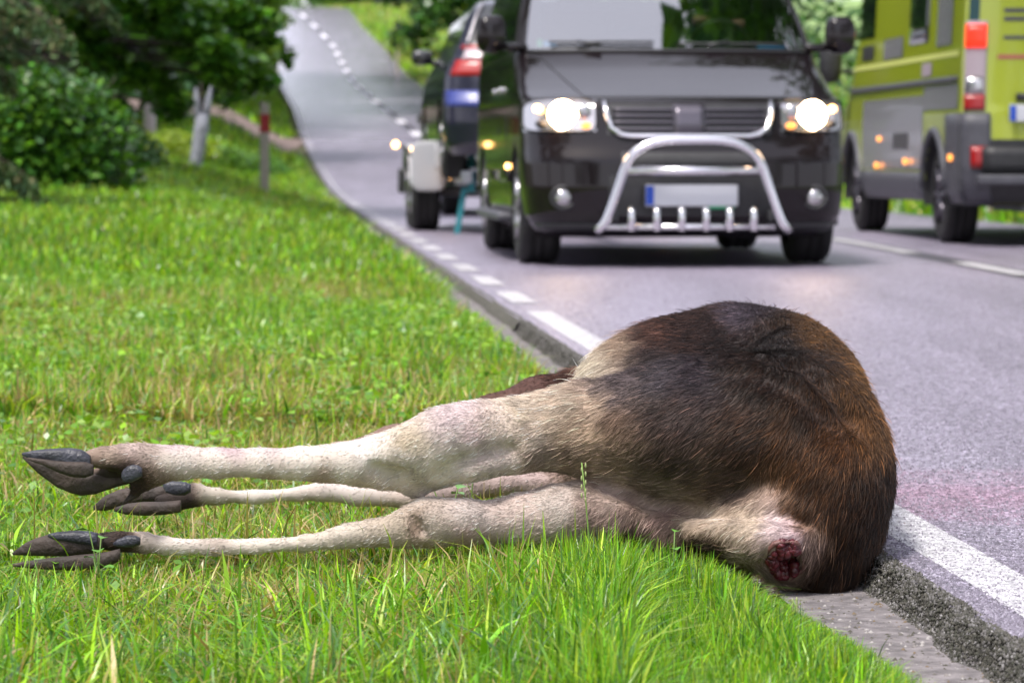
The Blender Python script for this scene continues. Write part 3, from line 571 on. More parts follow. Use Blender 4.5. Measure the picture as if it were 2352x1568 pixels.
cu.materials.append(q.m); fo = bpy.data.objects.new('fur', cu); C.objects.link(fo); fo.parent = moose; fo['kind'] = 'stuff'
# hooves: tapered claws with a flat sole
def claw(base, tip, H, Wd, name='claw', m=None, arch=.18, up=(0, 0, 1), blunt=.0, parent=moose):
    base = np.array(base); tip = np.array(tip); ax = tip-base; L = np.linalg.norm(ax); ax /= L; up = np.array(up, float); up -= ax*(up@ax); up /= np.linalg.norm(up); sd_ = np.cross(ax, up)
    ns, nc = 15, 20; V = []
    for i in range(ns):
        s = i/(ns-1); h = H*((1-s**2.0)**.75*(1-blunt)+blunt*(1-s**6)); wv = Wd*(1-s**2.6)**.75
        h = max(h, .0012); wv = max(wv, .0012); c = base+ax*L*s+up*arch*H*(math.sin(s*math.pi)*.9-s*.9)
        if i == 0: h *= .8; wv *= .8
        th = np.linspace(0, 2*np.pi, nc, endpoint=False); cc = np.sign(np.cos(th))*np.abs(np.cos(th))**.85; ss = np.sign(np.sin(th))*np.abs(np.sin(th))**.8
        ss = np.where(ss < 0, ss*.85, ss)
        rd = 1+.02*math.sin(s*40)
        V.append(c+sd_*(cc*wv)[:, None]*rd+up*(ss*h)[:, None]*rd)
    Fc = grid_faces(ns, nc, True).tolist(); Fc.append(list(range(nc))); Fc.append(list(range((ns-1)*nc, ns*nc))[::-1])
    return mesh_obj(name, np.concatenate(V), Fc, m or M['horn'], parent, world=True)
def hoof(name, st, d, hw, m, n=18):      # st: (px, top, bottom) along the claw seen from its side; hw: half thickness in px
    st = np.array(st, float); t = np.linspace(0, 1, 17); xs_ = np.interp(t, np.linspace(0, 1, len(st)), st[:, 0]); tp = np.interp(t, np.linspace(0, 1, len(st)), st[:, 1]); bt = np.interp(t, np.linspace(0, 1, len(st)), st[:, 2]); V = []
    for i in range(len(t)):
        c = at(xs_[i], (tp[i]+bt[i])/2, d); h = (bt[i]-tp[i])/2*d/F; w_ = hw*d/F*min(1, .10+1.25*t[i]**.6)*(1 if t[i] < .9 else .85); th = np.linspace(0, 2*np.pi, n, endpoint=False)
        cc = np.sign(np.cos(th))*np.abs(np.cos(th))**.8; ss = np.sign(np.sin(th))*np.abs(np.sin(th))**.75; rd = 1+.012*math.sin(i*2.1)
        V.append(c+np.stack([0*cc, cc*w_*rd, ss*h*rd], 1))
    Fc = grid_faces(len(t), n, True).tolist(); Fc += [list(range(n)), list(range((len(t)-1)*n, len(t)*n))[::-1]]
    bm = bmesh.new(); vs_ = [bm.verts.new(v) for v in np.concatenate(V)]
    for f in Fc: bm.faces.new([vs_[int(q_)] for q_ in f])
    bmesh.ops.recalc_face_normals(bm, faces=bm.faces); bm.verts.index_update(); V = [v.co[:] for v in bm.verts]; Fc = [[v.index for v in f.verts] for f in bm.faces]; bm.free()
    return mesh_obj(name, V, Fc, m, moose, world=True)
hoof('claw', [(50, 1040, 1045), (70, 1035, 1054), (100, 1031, 1062), (132, 1029, 1070), (165, 1028, 1078), (190, 1033, 1084), (208, 1046, 1086)], 5.30, 19, M['horn'])
hoof('sole_pad', [(64, 1050, 1056), (100, 1054, 1068), (132, 1058, 1084), (165, 1060, 1095), (195, 1060, 1097), (214, 1066, 1090)], 5.288, 15, M['sole'])
hoof('claw', [(52, 1046, 1052), (88, 1054, 1087), (132, 1066, 1119), (160, 1076, 1131), (188, 1084, 1138), (220, 1086, 1134), (250, 1090, 1124), (275, 1090, 1116), (300, 1082, 1110)], 5.345, 19, M['sole'])
hoof('dewclaw', [(279, 1086, 1098), (283, 1078, 1106), (292, 1070, 1109), (305, 1066, 1106), (318, 1068, 1100), (326, 1074, 1094)], 5.284, 14, M['horn'])
hoof('dewclaw', [(281, 1154, 1160), (292, 1140, 1156), (305, 1126, 1148), (322, 1112, 1138)], 5.345, 11, M['sole'])
hoof('claw', [(29, 1268, 1274), (59, 1245, 1275), (88, 1233, 1276), (132, 1222, 1277), (176, 1219, 1276), (217, 1221, 1270), (235, 1228, 1262)], 5.29, 22, M['sole'])
hoof('hoof_wall', [(110, 1226, 1232), (132, 1221, 1240), (170, 1218, 1246), (205, 1219, 1252), (224, 1224, 1254)], 5.282, 20, M['horn'])
hoof('claw', [(29, 1294, 1300), (60, 1288, 1304), (120, 1280, 1308), (180, 1274, 1310), (240, 1268, 1304), (275, 1260, 1288)], 5.24, 18, M['sole'])
hoof('dewclaw', [(260, 1246, 1251), (270, 1238, 1255), (292, 1229, 1257), (310, 1229, 1254), (322, 1234, 1250)], 5.297, 13, M['horn'])
hoof('dewclaw', [(374, 1107, 1118), (382, 1105, 1131), (402, 1104, 1137), (425, 1106, 1137), (438, 1112, 1130)], 5.885, 14, M['horn'])
hoof('claw', [(215, 1161, 1171), (240, 1138, 1173), (275, 1123, 1166), (320, 1117, 1154), (370, 1116, 1150), (410, 1120, 1146)], 5.93, 22, M['sole'])
hoof('claw', [(262, 1166, 1174), (290, 1156, 1181), (330, 1152, 1184), (375, 1152, 1182), (415, 1148, 1176)], 5.86, 20, M['sole'])
# opening under the tail: raw tissue folds
k = 5.15/F; parts = []; DW = (surf(1806, 1287) or 5.18)-.021
SD = lambda a, b: (surf(a, b) or DW+.02)
for a in range(-32, 33, 8):
    for b in range(-38, 39, 8):
        j1, j2 = rng.normal(0, 3.5, 2)
        if (a/35)**2+(b/40)**2 < 1: parts.append(ball(at(1806+a+j1, 1286+b+j2, SD(1806+a, 1286+b)-.005), (k*(9+5*rng.random()), .006+.004*rng.random(), k*(9+7*rng.random())), 8, 10))
for (a, b, r) in ((1784, 1272, 11), (1800, 1262, 12), (1820, 1270, 13), (1794, 1298, 13), (1828, 1292, 12), (1808, 1308, 11), (1780, 1292, 9), (1806, 1282, 12)):
    w1, w2 = rng.normal(0, 6, 2); parts.append(tube(smooth_path([at(a-r, b-r*1.3, SD(a-r, b-r*1.3)-.006), at(a+w1, b+w2, SD(a+w1, b+w2)-.015), at(a+r*.7, b+r*1.4, SD(a+r*.7, b+r*1.4)-.006)], 4), np.interp(np.linspace(0, 1, 6), [0, .5, 1], [.25, 1, .25])*r*.48*k, 8))
mesh_obj('raw_tissue', *merge(*parts), M['flesh'], moose, world=True)
th = np.linspace(0, 2*np.pi, 26); ringp = []
for a in th:
    qx, qy = 1806+42*math.cos(a)+4*math.sin(3*a), 1286+45*math.sin(a)+4*math.cos(4*a); ringp.append(at(qx, qy, (surf(qx, qy) or DW)-.009))
ringp = [ringp[i]*.5+.25*(ringp[(i-1) % 25]+ringp[(i+1) % 25]) for i in range(26)]
mesh_obj('tissue_rim', *tube(ringp, .0034+.0016*np.sin(th*5), 8), mat('bare_skin', (.13, .055, .048), .5, var=.4, scale=60, bump=.5, bscale=80), moose, world=True)
for (a, b, d, r, lab) in ((1738, 1342, 5.19, 23, 'smaller dark glossy dropping in the grass edge below the rump'), (1768, 1368, 5.16, 27, 'larger wrinkled dark brown dropping on the gutter below the rump')):
    V_, F_ = ball((0, 0, 0), 1, 18, 28); V_ = V_*(1+.10*np.sin(np.arctan2(V_[:, 2], V_[:, 0])*7)[:, None]*np.abs(V_[:, 1:2]))*np.array([r*.9, r*1.1, r])*d/F
    o = mesh_obj('dropping', V_, F_, M['dung']); o.location = at(a, b, d); tag(o, lab, 'dropping', 'droppings under the rump')
fl = thing('fly', 'small black fly sitting on the lower hock', 'fly', tuple(at(950, 1184, 5.365)))
mesh_obj('body', *merge(ball((0, 0, .002), (.0052, .0025, .0024)), ball((.005, 0, .002), .0021), *[tube([(x, sy*.0015, .002), (x*1.3, sy*.004, .0035), (x*1.6, sy*.006, -.002)], .0004, 5) for x in (-.002, 0.0005, .003) for sy in (-1, 1)]), M['fly'], fl)
for sy in (-1, 1): mesh_obj('wing', *ball((-.004, sy*.002, .0045), (.0045, .0017, .0003), 6, 10), M['wing'], fl)
# footprint used to press the grass flat
occ = (vol[:, :, 8:22] < .004).any(2)
print('moose ok', len(V), n)

# ------------------------------------------------------------------ grass of the verge
PAL = np.array([(.125, .325, .010), (.230, .420, .012), (.055, .175, .012), (.34, .46, .04), (.40, .30, .14), (.26, .24, .06), (.085, .20, .06)])
def blades(name, x, y, h, wd, bend, az, nseg, pal_p, cv=.34, zoff=0., label=None):
    n = len(x); z = ground(x, y)-.004+zoff; lv = nseg+1; t = np.linspace(0, 1, lv)
    dx, dy = np.cos(az), np.sin(az); aw = az+np.pi/2+rng.normal(0, .5, n); wx, wy = np.cos(aw), np.sin(aw)
    hz = (h*bend)[:, None]*t[None]**1.7; up = h[:, None]*t[None]*(1-.42*np.minimum(bend, 1.6)[:, None]*t[None]**1.3)
    Px = x[:, None]+dx[:, None]*hz; Py = y[:, None]+dy[:, None]*hz; Pz = z[:, None]+up
    ww = wd[:, None]*.5*np.array([.8, 1., .75, .06] if nseg == 3 else ([.9, .9, .08] if nseg == 2 else [1., .3]))[None]
    A = np.stack([Px-wx[:, None]*ww, Py-wy[:, None]*ww, Pz], -1); B = np.stack([Px+wx[:, None]*ww, Py+wy[:, None]*ww, Pz], -1)
    V = np.stack([A, B], 2).reshape(-1, 3)
    base = (np.arange(n)*lv*2)[:, None, None]+(np.arange(nseg)*2)[None, :, None]+np.array([0, 1, 3, 2])[None, None]
    ci = (rng.random(n)[:, None] > np.cumsum(pal_p, 1)).sum(1).clip(0, len(PAL)-1)
    col = PAL[ci]*np.exp(rng.normal(0, cv, n))[:, None]
    colv = np.repeat(col[:, None], lv*2, 1); tipf = np.repeat(t, 2)[None, :, None]; straw = np.array([.30, .26, .07])
    yel = (rng.random(n) < .25)[:, None, None]*np.clip(tipf-.6, 0, 1)*1.2; colv = colv*(1-yel)+straw*yel
    o = mesh_obj(name, V, base.reshape(-1, 4), M['grass'], None, kind='stuff', attrs={'tint': colv.reshape(-1, 3)})
    if label: o['label'] = label
    return o
def palp(x, y, dry):
    n = len(x); d = np.clip(dry, 0, .8)[:, None]; g = np.array([.36, .26, .16, .12, 0, 0, .10])[None]; s = np.array([.08, .08, .05, .08, .46, .25, 0.])[None]
    return g*(1-d)+s*d
def dryness(x, y):
    q = CX+x/y*F
    b = (fbm(x*1.1, y*.7, 21, 4)-.40)*1.5+.10
    b += .32*np.exp(-((q-620)/330)**2-((y-8.2)/2.2)**2) - .35*sstep(q, 1150, 1400)*(y < 6)
    b += .22*np.exp(-((q-500)/500)**2-((y-5.9)/.8)**2) + .04*(y < 5.6)*(q < 1000)
    return b
def scatter(n, y0, y1, pw, left=.1543, marg=.12):
    y = y0+(y1-y0)*rng.random(n)**pw; xl = -left*y-marg; xr = le(y)-.165; x = xl+(xr-xl)*rng.random(n); return x, y
def occd(x, y, e=0):
    i = np.clip(((x-GX0)/HS).astype(int), 0, GN[0]-1); j = np.clip(((y-GY0)/HS).astype(int), 0, GN[1]-1)
    return occ[i, j] & (x > GX0) & (x < GX0+GN[0]*HS) & (y > GY0) & (y < GY0+GN[1]*HS)
def near(nm, n, y0, y1, h0, wd0, frac_tall, pw=1., nseg=3, dryb=0, lab=None, keepocc=.04):
    x, y = scatter(n, y0, y1, pw)
    g = fbm(x*5, y*5, 41, 3); k = rng.random(n) < (.35+1.1*g); x = x[k]; y = y[k]; g = g[k]; n = len(x)
    q = CX+x/y*F
    tall = 1+1.0*sstep(q, 1150, 1500)*(y < 5.6)-.15*sstep(q, 900, 300)
    edge = sstep(le(y)-.18-x, 0, .10)*.6+.4
    h = h0*(.45+.9*rng.random(n))*(.6+.9*g)*tall*edge; tl = rng.random(n) < frac_tall; h[tl] *= 1.55
    h = np.minimum(h, .135+.02*rng.random(n)); oc = occd(x, y); oc2 = occd(x, y-.05) | occd(x, y-.10)          # blades growing under or right behind the animal
    kk = ~(oc & (rng.random(n) > keepocc)); h = np.where(oc, h*.8, h); x, y, h, q = x[kk], y[kk], h[kk], q[kk]; n = len(x)
    # limbs lie on this grass: keep the blades in front of the pale legs low enough to leave them in view
    m = (y < 5.32) & (y > 4.9) & (q < 1050); h = np.where(m, h*.85, h)
    lim = np.interp(q, [0, 300, 700, 1000, 1200, 1400, 1600, 1720, 1830, 2000, 2100, 2300], [1262, 1262, 1245, 1225, 1205, 1195, 1235, 1310, 1390, 1475, 1540, 1600])
    zl = CH-(lim-HZ)/F*y-ground(x, y); over = (y < 5.42) & (h*.93 > zl) & (rng.random(n) > np.where(q > 1400, .003, .015)); h = np.where((h > .10) & (q > 1450), h*.6, h); peek = over & (rng.random(n) < .07) & (q < 1500); h = np.where(peek, np.minimum(h, zl*1.5+.01), h); over &= ~peek; h = np.where(over, np.maximum(zl*(.55+.45*rng.random(n)), .012), h)
    bm_ = np.where(q < 1100, .85, .60); bend = np.clip(np.abs(rng.normal(bm_, .42, n)), 0, 1.9); az = rng.random(n)*2*np.pi
    wd = wd0*(.5+rng.random(n))*np.where(rng.random(n) < .10, 1.7, 1); dry = dryness(x, y)+dryb
    return blades(nm, x, y, h, wd, bend, az, nseg, palp(x, y, dry), label=lab)
near('grass', 125000, 3.75, 5.75, .062, .0027, .10, lab='sharp green grass blades in front of and around the legs')
near('grass', 62000, 5.6, 8.5, .060, .0031, .10)
near('grass', 9000, 3.75, 5.6, .125, .0040, .3, dryb=-.1, lab='long arching blades over the shorter grass')
near('grass_thatch', 60000, 3.75, 8.0, .030, .0022, 0, nseg=2, dryb=.75, lab='short dry thatch between the grass blades', keepocc=.5)
x, y = scatter(120000, 8.3, 17, 1.15); n = len(x); g = fbm(x*2.5, y*2.5, 43, 3); k = rng.random(n) < (.3+1.2*g); x, y, g = x[k], y[k], g[k]; n = len(x)
blades('grass', x, y, .085*(.5+rng.random(n))*(.5+g), .0065*(.6+rng.random(n)), np.abs(rng.normal(.9, .5, n)), rng.random(n)*6.28, 2, palp(x, y, dryness(x, y)), cv=.28)
x, y = scatter(185000, 16.5, 75, 1.7, marg=.5); n = len(x); g = fbm(x*1.2, y*1.0, 44, 4); k = (rng.random(n) < (.2+1.3*g)) & ~((y > 74.5) & (y < 86.5)); x, y, g = x[k], y[k], g[k]; n = len(x)
blades('grass', x, y, (.085+.0012*y)*(.4+rng.random(n))*(.4+1.1*g), .014*(.6+rng.random(n))*(1+y/60), np.abs(rng.normal(1.0, .5, n)), rng.random(n)*6.28, 1, palp(x, y, dryness(x, y)*.6-.12), cv=.38)
n = 60000; y = 3.2+22*rng.random(n)**1.4; x = -.1543*y-.10-2.6*rng.random(n)**1.2; blades('grass', x, y, .075*(.5+rng.random(n)), .007*(.6+rng.random(n))*(1+y/25), np.abs(rng.normal(.8, .4, n)), rng.random(n)*6.28, 2, palp(x, y, dryness(x, y)), label='grass of the verge left of the picture edge')
n = 16000; y = .8+3*rng.random(n); x = -1.6+(le(y)-.17+1.6)*rng.random(n); blades('grass', x, y, .07*(.5+rng.random(n)), .006*(.6+rng.random(n)), np.abs(rng.normal(.8, .4, n)), rng.random(n)*6.28, 2, palp(x, y, dryness(x, y)), label='grass of the verge in front of the picture edge')
# low round-leaved herbs between the grass
def leaves(name, P, size, col, aspect=.7, m=None, parent=None, flat=.5, cv=.25, kind='stuff', droop=None, label=None, coln=None):
    n = len(P); nrm_ = rng.normal(size=(n, 3)); nrm_[:, 2] = np.abs(nrm_[:, 2])+flat*2; nrm_ /= np.linalg.norm(nrm_, axis=1)[:, None]
    a = rng.normal(size=(n, 3)); 
    if droop is not None: a = a*.45+droop
    a -= nrm_*(a*nrm_).sum(1)[:, None]; a /= np.linalg.norm(a, axis=1)[:, None]+1e-9; b = np.cross(nrm_, a); sz = (size*(.6+.8*rng.random(n)))[:, None]
    v0 = P-a*sz*.5; v2 = P+a*sz*.5; v1 = P+b*sz*.5*aspect+nrm_*sz*.08; v3 = P-b*sz*.5*aspect+nrm_*sz*.08
    V = np.stack([v0, v1, v2, v3], 1).reshape(-1, 3); Fc = np.arange(n*4).reshape(-1, 4)
    col = np.asarray(col); ci = rng.integers(0, len(col), n); cc = col[ci]*np.exp(rng.normal(0, cv, n))[:, None]
    if coln is not None: cc = cc*coln[:, None]
    o = mesh_obj(name, V, Fc, m or M['leaf'], parent, smooth=False, kind=kind, attrs={'tint': np.repeat(cc, 4, 0)}, world=parent is not None)
    if label: o['label'] = label
    return o
x, y = scatter(70000, 6.2, 34, 1.3); k = rng.random(len(x)) < sstep(y, 6.2, 11); x, y = x[k], y[k]; g = fbm(x*2, y*1.5, 47, 3); k = (g > .44) & ~occd(x, y); x, y = x[k], y[k]
leaves('ground_herbs', np.stack([x, y, ground(x, y)+.02+.05*rng.random(len(x))], 1), .020+.0006*y, [(.16, .34, .02), (.22, .40, .03), (.10, .25, .04), (.26, .40, .08)], .8, M['grass'], flat=.8)
x, y = scatter(1500, 4.0, 9, 1.); x2, y2 = x, y; k = ~occd(x, y) & (x < le(y)-.32); leaves('ground_herbs', np.stack([x, y, ground(x, y)+.02+.03*rng.random(len(x))], 1)[k], .018, [(.10, .24, .02), (.12, .26, .03)], .75, M['grass'], flat=.8)
# meadow beside the hill, right of the road
def scatR(n, y0, y1, wdt): y = y0+(y1-y0)*rng.random(n); x = re(y)+.05+wdt*rng.random(n)**1.5; return x, y
x, y = scatR(60000, 30, 225, 16); n = len(x)
blades('meadow_grass', x, y, .30*(.5+rng.random(n)), .07*(.6+rng.random(n)), np.abs(rng.normal(.6, .4, n)), rng.random(n)*6.28, 1, palp(x, y, .25+.4*(fbm(x*.2, y*.1, 8)-.4)*3))
# grass beyond the track and along the forest edge
y = 70+70*rng.random(40000); x = le(y)-.3-14*rng.random(40000)**1.4; k = ~((y > 74) & (y < 86.8)); x, y = x[k], y[k]; n = len(x)
blades('grass', x, y, .22*(.5+rng.random(n)), .07*(.6+rng.random(n)), np.abs(rng.normal(.6, .4, n)), rng.random(n)*6.28, 1, palp(x, y, np.full(n, .0)))
# single plants one can pick out
def weed(px, py, d, n, size, lab, hgt=.05, group=None, spread=.03):
    t = thing('broadleaf_weed', lab, 'weed', tuple(at(px, py, d)), 0, group); t.location.z = float(ground(t.location.x, t.location.y)); tz = at(px, py, d)[2]
    hgt = max(.015, tz-t.location.z)
    for i in range(n):
        a = i*2.4+rng.random()*.5; tip = np.array([math.cos(a)*spread*(.5+.6*i/n), math.sin(a)*spread, hgt*(.5+.6*i/max(1, n-1))])
        mesh_obj('stem', *tube([(0, 0, 0), tip*np.array([.3, .3, .6]), tip], .0011, 5), mat('weed_stem', (.10, .18, .03), .6) if 'weed_stem' not in bpy.data.materials else bpy.data.materials['weed_stem'], t)
        s = size*(.8+.4*rng.random()); ax = np.array([math.cos(a), math.sin(a), .25]); ax /= np.linalg.norm(ax); sd_ = np.array([-math.sin(a), math.cos(a), .1]); U1 = np.linspace(0, 1, 7)
        wv = np.sin(U1*np.pi)**.7*s*.42*(1+.18*np.sin(U1*19)); wv[-1] = .0006
        V = [tip+ax*s*u+sd_*w_*k+np.array([0, 0, -.25*s*u*u+abs(k)*w_*.25]) for u, w_ in zip(U1, wv) for k in (-1, 0, 1)]
        mesh_obj('leaf', V, grid_faces(7, 3), M['weedleaf'], t)
M['weedleaf'] = mat('weed_leaf', (.10, .26, .03), .4, var=.2, scale=60)
weed(1030, 1118, 5.75, 5, .040, 'broad green leaves growing between the hock and the lower hind leg', spread=.035)
weed(1080, 1105, 5.8, 3, .035, 'small leafy weed behind the hock, right of the larger weed', spread=.02)
weed(225, 1232, 5.18, 5, .022, 'toothed green weed in front of the lower hind hoof', spread=.014)
weed(1545, 1240, 5.05, 4, .016, 'small two-leaved seedling in the tall grass before the lower thigh', spread=.012)
for (px, py, d, lab) in ((1345, 1062, 5.12, 'tall seed stalk standing before the gap between the hind legs'), (1830, 1375, 4.75, 'pale seed stalk leaning over the gutter below the rump')):
    p = at(px, py, d); g0 = float(ground(p[0], p[1])); t = thing('grass_stalk', lab, 'grass stalk', (p[0], p[1], g0), 0, 'tall seed stalks'); H = p[2]-g0
    mesh_obj('stem', *tube([(0.004, 0, 0), (.006, 0, H*.4), (.0, 0, H*.75), (-.006, 0, H)], .0011, 5), mat('stalk', (.16, .27, .05), .6), t)
    for i in range(9):
        z = H*(.74+.03*i); mesh_obj('seed', *ball((-.003+.003*(-1)**i, 0, z), (.0016, .0016, .0045), 5, 6), mat('seed', (.30, .34, .14), .7) if 'seed' not in bpy.data.materials else bpy.data.materials['seed'], t)
print('grass ok')

# ------------------------------------------------------------------ trees, shrubs and roadside furniture
GR_D = [(.035, .11, .022), (.05, .14, .020), (.028, .08, .025), (.07, .17, .022)]
GR_M = [(.06, .19, .02), (.10, .25, .02), (.05, .15, .03), (.14, .30, .03)]
GR_Y = [(.16, .30, .02), (.20, .34, .03), (.10, .24, .02)]
SPR = [(.07, .14, .055), (.10, .16, .06), (.05, .10, .05), (.16, .15, .08)]
def limb(p0, p1, sag=.1, n=6):
    p0 = np.array(p0, float); p1 = np.array(p1, float); return [p0+(p1-p0)*t+np.array([0, 0, sag*math.sin(t*math.pi)]) for t in np.linspace(0, 1, n)]
def tree(name, lab, base, H, R, col, nclump, nleaf, lsz, z0=.25, lean=(0, 0), group=None, asp=.7, m=None, droop=None, trunk=.12, clr=.30, extra=None, cat='tree', cv=.25, side=None):
    bx, by = base; bz = float(ground(bx, by)); t = thing(name, lab, cat, (bx, by, bz), 0, group)
    tp = [(0, 0, -.2), (lean[0]*.2, lean[1]*.2, H*.25), (lean[0]*.6, lean[1]*.6, H*.6), (lean[0], lean[1], H*.96)]
    trk = [tube(tp, [trunk, trunk*.85, trunk*.5, .02], 8)]
    cc = []; 
    for i in range(nclump):
        h = z0+(1-z0)*(i+rng.random())/nclump; a = i*2.399+rng.random(); prof = math.sin(min(1, (1.02-h)/(1-z0)*1.0)**.7*math.pi*.55+.1)
        rr = R*prof*(.55+.45*rng.random()); c = np.array([lean[0]*h+rr*math.cos(a), lean[1]*h+rr*math.sin(a), h*H]); cc.append(c)
        if i % 2 == 0: trk.append(tube(limb((lean[0]*h*.9, lean[1]*h*.9, h*H*.85), c, .1), np.linspace(trunk*.35, .012, 6), 5))
    if extra is not None:
        for e in extra: cc.append(np.array(e)-np.array([bx, by, bz])); trk.append(tube(limb((lean[0]*.4, lean[1]*.4, cc[-1][2]*.8+.3), cc[-1], .15), np.linspace(.022, .008, 6), 5))
    mesh_obj('trunk', *merge(*trk), M['bark'], t)
    cc = np.array(cc); ci = rng.integers(0, len(cc), nleaf); rr = rng.normal(size=(nleaf, 3)); rr /= np.linalg.norm(rr, axis=1)[:, None]
    P = cc[ci]+rr*(rng.random((nleaf, 1))**.45)*np.array([R*clr, R*clr, R*clr*.62]); P[:, 2] = np.maximum(P[:, 2], .05)
    leaves('crown', P+np.array([bx, by, bz]), lsz, col, asp, m, t, cv=cv, kind='stuff', droop=droop)
    return t
DR = np.array([0, 0, -1.])
# left edge of the wood: spruces near, broadleaf behind
def spruce(base, H, R, n, lab, dens=1., bot=.02, mx=3.6):
    bx, by = base; bz = float(ground(bx, by)); t = thing('spruce_tree', lab, 'spruce', (bx, by, bz), 0, 'spruces at the wood edge')
    P = []; A = []; br = [tube([(0, 0, -.2), (.02, 0, H*.5), (0, 0, H)], [.16, .09, .01], 9)]
    nb = int(30*H/6*1.6)
    for i in range(nb):
        z = H*(bot+(1-bot)*(i/nb)**1.25); L = R*(1-z/H)**.8*(.75+.4*rng.random()); a = i*2.399+rng.random()*.6
        d = np.array([math.cos(a), math.sin(a)]); pts = []
        for s in np.linspace(0, 1, 6): pts.append((d[0]*L*s, d[1]*L*s, z+.10*L*math.sin(s*2.2)-.34*L*s*s))
        br.append(tube(pts, np.linspace(.028, .006, 6), 5)); pts = np.array(pts)
        m_ = int(n*L/R*(2.2 if z < mx else .5)/nb); s = rng.random(m_)**.7; q = np.stack([np.interp(s*5, range(6), pts[:, k]) for k in range(3)], 1)
        wdt = .34*L*(1-s*.75); side = rng.uniform(-1, 1, m_)*wdt; q[:, 0] += -d[1]*side; q[:, 1] += d[0]*side; q[:, 2] -= rng.random(m_)**1.5*.26*(1-.4*s)+np.abs(side)*.25; P.append(q)
        A.append(np.stack([d[0]*.35-d[1]*np.sign(side)*.5, d[1]*.35+d[0]*np.sign(side)*.5, np.full(m_, -.7)], 1))
    mesh_obj('trunk', *merge(*br), M['bark'], t)
    P = np.concatenate(P); A = np.concatenate(A); P[:, 2] = np.maximum(P[:, 2], .03)
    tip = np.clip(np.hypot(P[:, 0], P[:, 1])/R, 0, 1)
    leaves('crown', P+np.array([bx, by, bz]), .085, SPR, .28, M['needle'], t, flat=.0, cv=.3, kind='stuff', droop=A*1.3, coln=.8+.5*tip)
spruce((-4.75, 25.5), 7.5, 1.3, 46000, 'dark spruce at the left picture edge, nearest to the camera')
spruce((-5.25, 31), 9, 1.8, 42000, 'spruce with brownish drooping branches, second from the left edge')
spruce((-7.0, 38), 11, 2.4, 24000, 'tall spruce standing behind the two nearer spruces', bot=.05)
mb = []
for (a, b, c, e, d0, m_) in ((120, -70, 590, 180, 40, 46), (260, -90, 600, 80, 41, 34), (60, 20, 440, 215, 41.5, 30), (330, -60, 520, 150, 39.6, 26)):
    for t_ in np.linspace(0, 1, m_):
        if 405 < a+(c-a)*t_ < 520 and b+(e-b)*t_ > 150: continue
        mb.append(at(a+(c-a)*t_+rng.normal(0, 14), b+(e-b)*t_**1.15+rng.normal(0, 16), d0+rng.normal(0, .35)))
_old = [at(470, 40, 40), at(420, 60, 41), at(520, 90, 40), at(560, 135, 39.5), at(575, 165, 39.5), at(500, 130, 40.5), at(440, 110, 41), at(380, 60, 41), at(360, 110, 42), at(300, 90, 42), at(540, 60, 40), at(600, 150, 39.5), at(470, 5, 40), at(400, 0, 41), at(540, 175, 39.5)]
tree('broadleaf_tree', 'broadleaf tree reaching a long leafy bough towards the road', (-6.6, 43), 9, 2.6, GR_M, 26, 26000, .15, z0=.34, extra=mb, clr=.11, asp=.75, trunk=.16, group='broadleaf trees left of the road', cv=.35)
tl = [((-8.4, 55), 9, 3.0, GR_D, 'dark broadleaf tree behind the long leafy bough'), ((-9.5, 66), 10, 3.2, GR_M, 'broadleaf tree standing just before the dirt track'),
      ((-9.3, 92), 11, 3.6, GR_M, 'full green tree behind the track, crown over the road edge'), ((-10.0, 104), 12, 3.9, GR_D, 'dark tree with yellowish outer leaves left of the rising road'),
      ((-11.6, 118), 13, 4.0, GR_D, 'dark tree halfway up the hill, left side'), ((-13.2, 134), 13, 4.2, GR_M, 'tree farther up the hill, left side')]
clear = lambda b, R: (min(b[0], -.0705*b[1]-R*1.12), b[1])
for (b, H, R, c, lab) in tl: b = clear(b, R); tree('broadleaf_tree', lab, b, H, R, c, 40, 9000, .22+.0016*b[1], z0=.10 if b[1] < 150 else .12, group='broadleaf trees left of the road', clr=.36, trunk=.22, cv=.35)
# yellowish outer twigs over the road edge
for (px, py, d, n, c, lab) in ((590, 130, 88, 2600, GR_Y, 'yellow-green young tree at the road edge behind the bough'), (560, 30, 96, 2600, GR_D, 'dark young tree leaning over the road edge, top of picture')):
    p = at(px, py, d); tree('young_tree', lab, (p[0]-.8, p[1]), p[2]-float(ground(p[0], p[1]))+2.4, 1.5, c, 16, n, .24, z0=.3, lean=(.6, 0), clr=.34, trunk=.07, cv=.3)
for i, (b, H, c) in enumerate([((-8.2, 72), 12, GR_D), ((-7.2, 92), 12, GR_M), ((-8.9, 98), 13, GR_D), ((-8.6, 112), 13, GR_M), ((-11.5, 106), 14, GR_D), ((-10.2, 127), 13, GR_D), ((-13.5, 122), 14, GR_D), ((-11.8, 144), 13, GR_M), ((-15.5, 142), 14, GR_D), ((-30, 190), 12, GR_D), ((-34, 205), 12, GR_M)]):
    tree('edge_tree', ['dark leafy wood edge tree', 'mid green leafy wood edge tree'][c is GR_M]+', '+['just before the track', 'first beyond the track', 'second beyond the track', 'third beyond the track', 'behind the third beyond the track', 'where the hill starts', 'deep in the wood where the hill starts', 'low on the hill', 'deep in the wood low on the hill', 'high on the hill', 'next to the crest'][i], clear(b, 3.4), H, 3.4, c, 34, 9500, .30+.0015*b[1], z0=.06, group='leafy trees of the wood edge', clr=.40, trunk=.2, cv=.4)
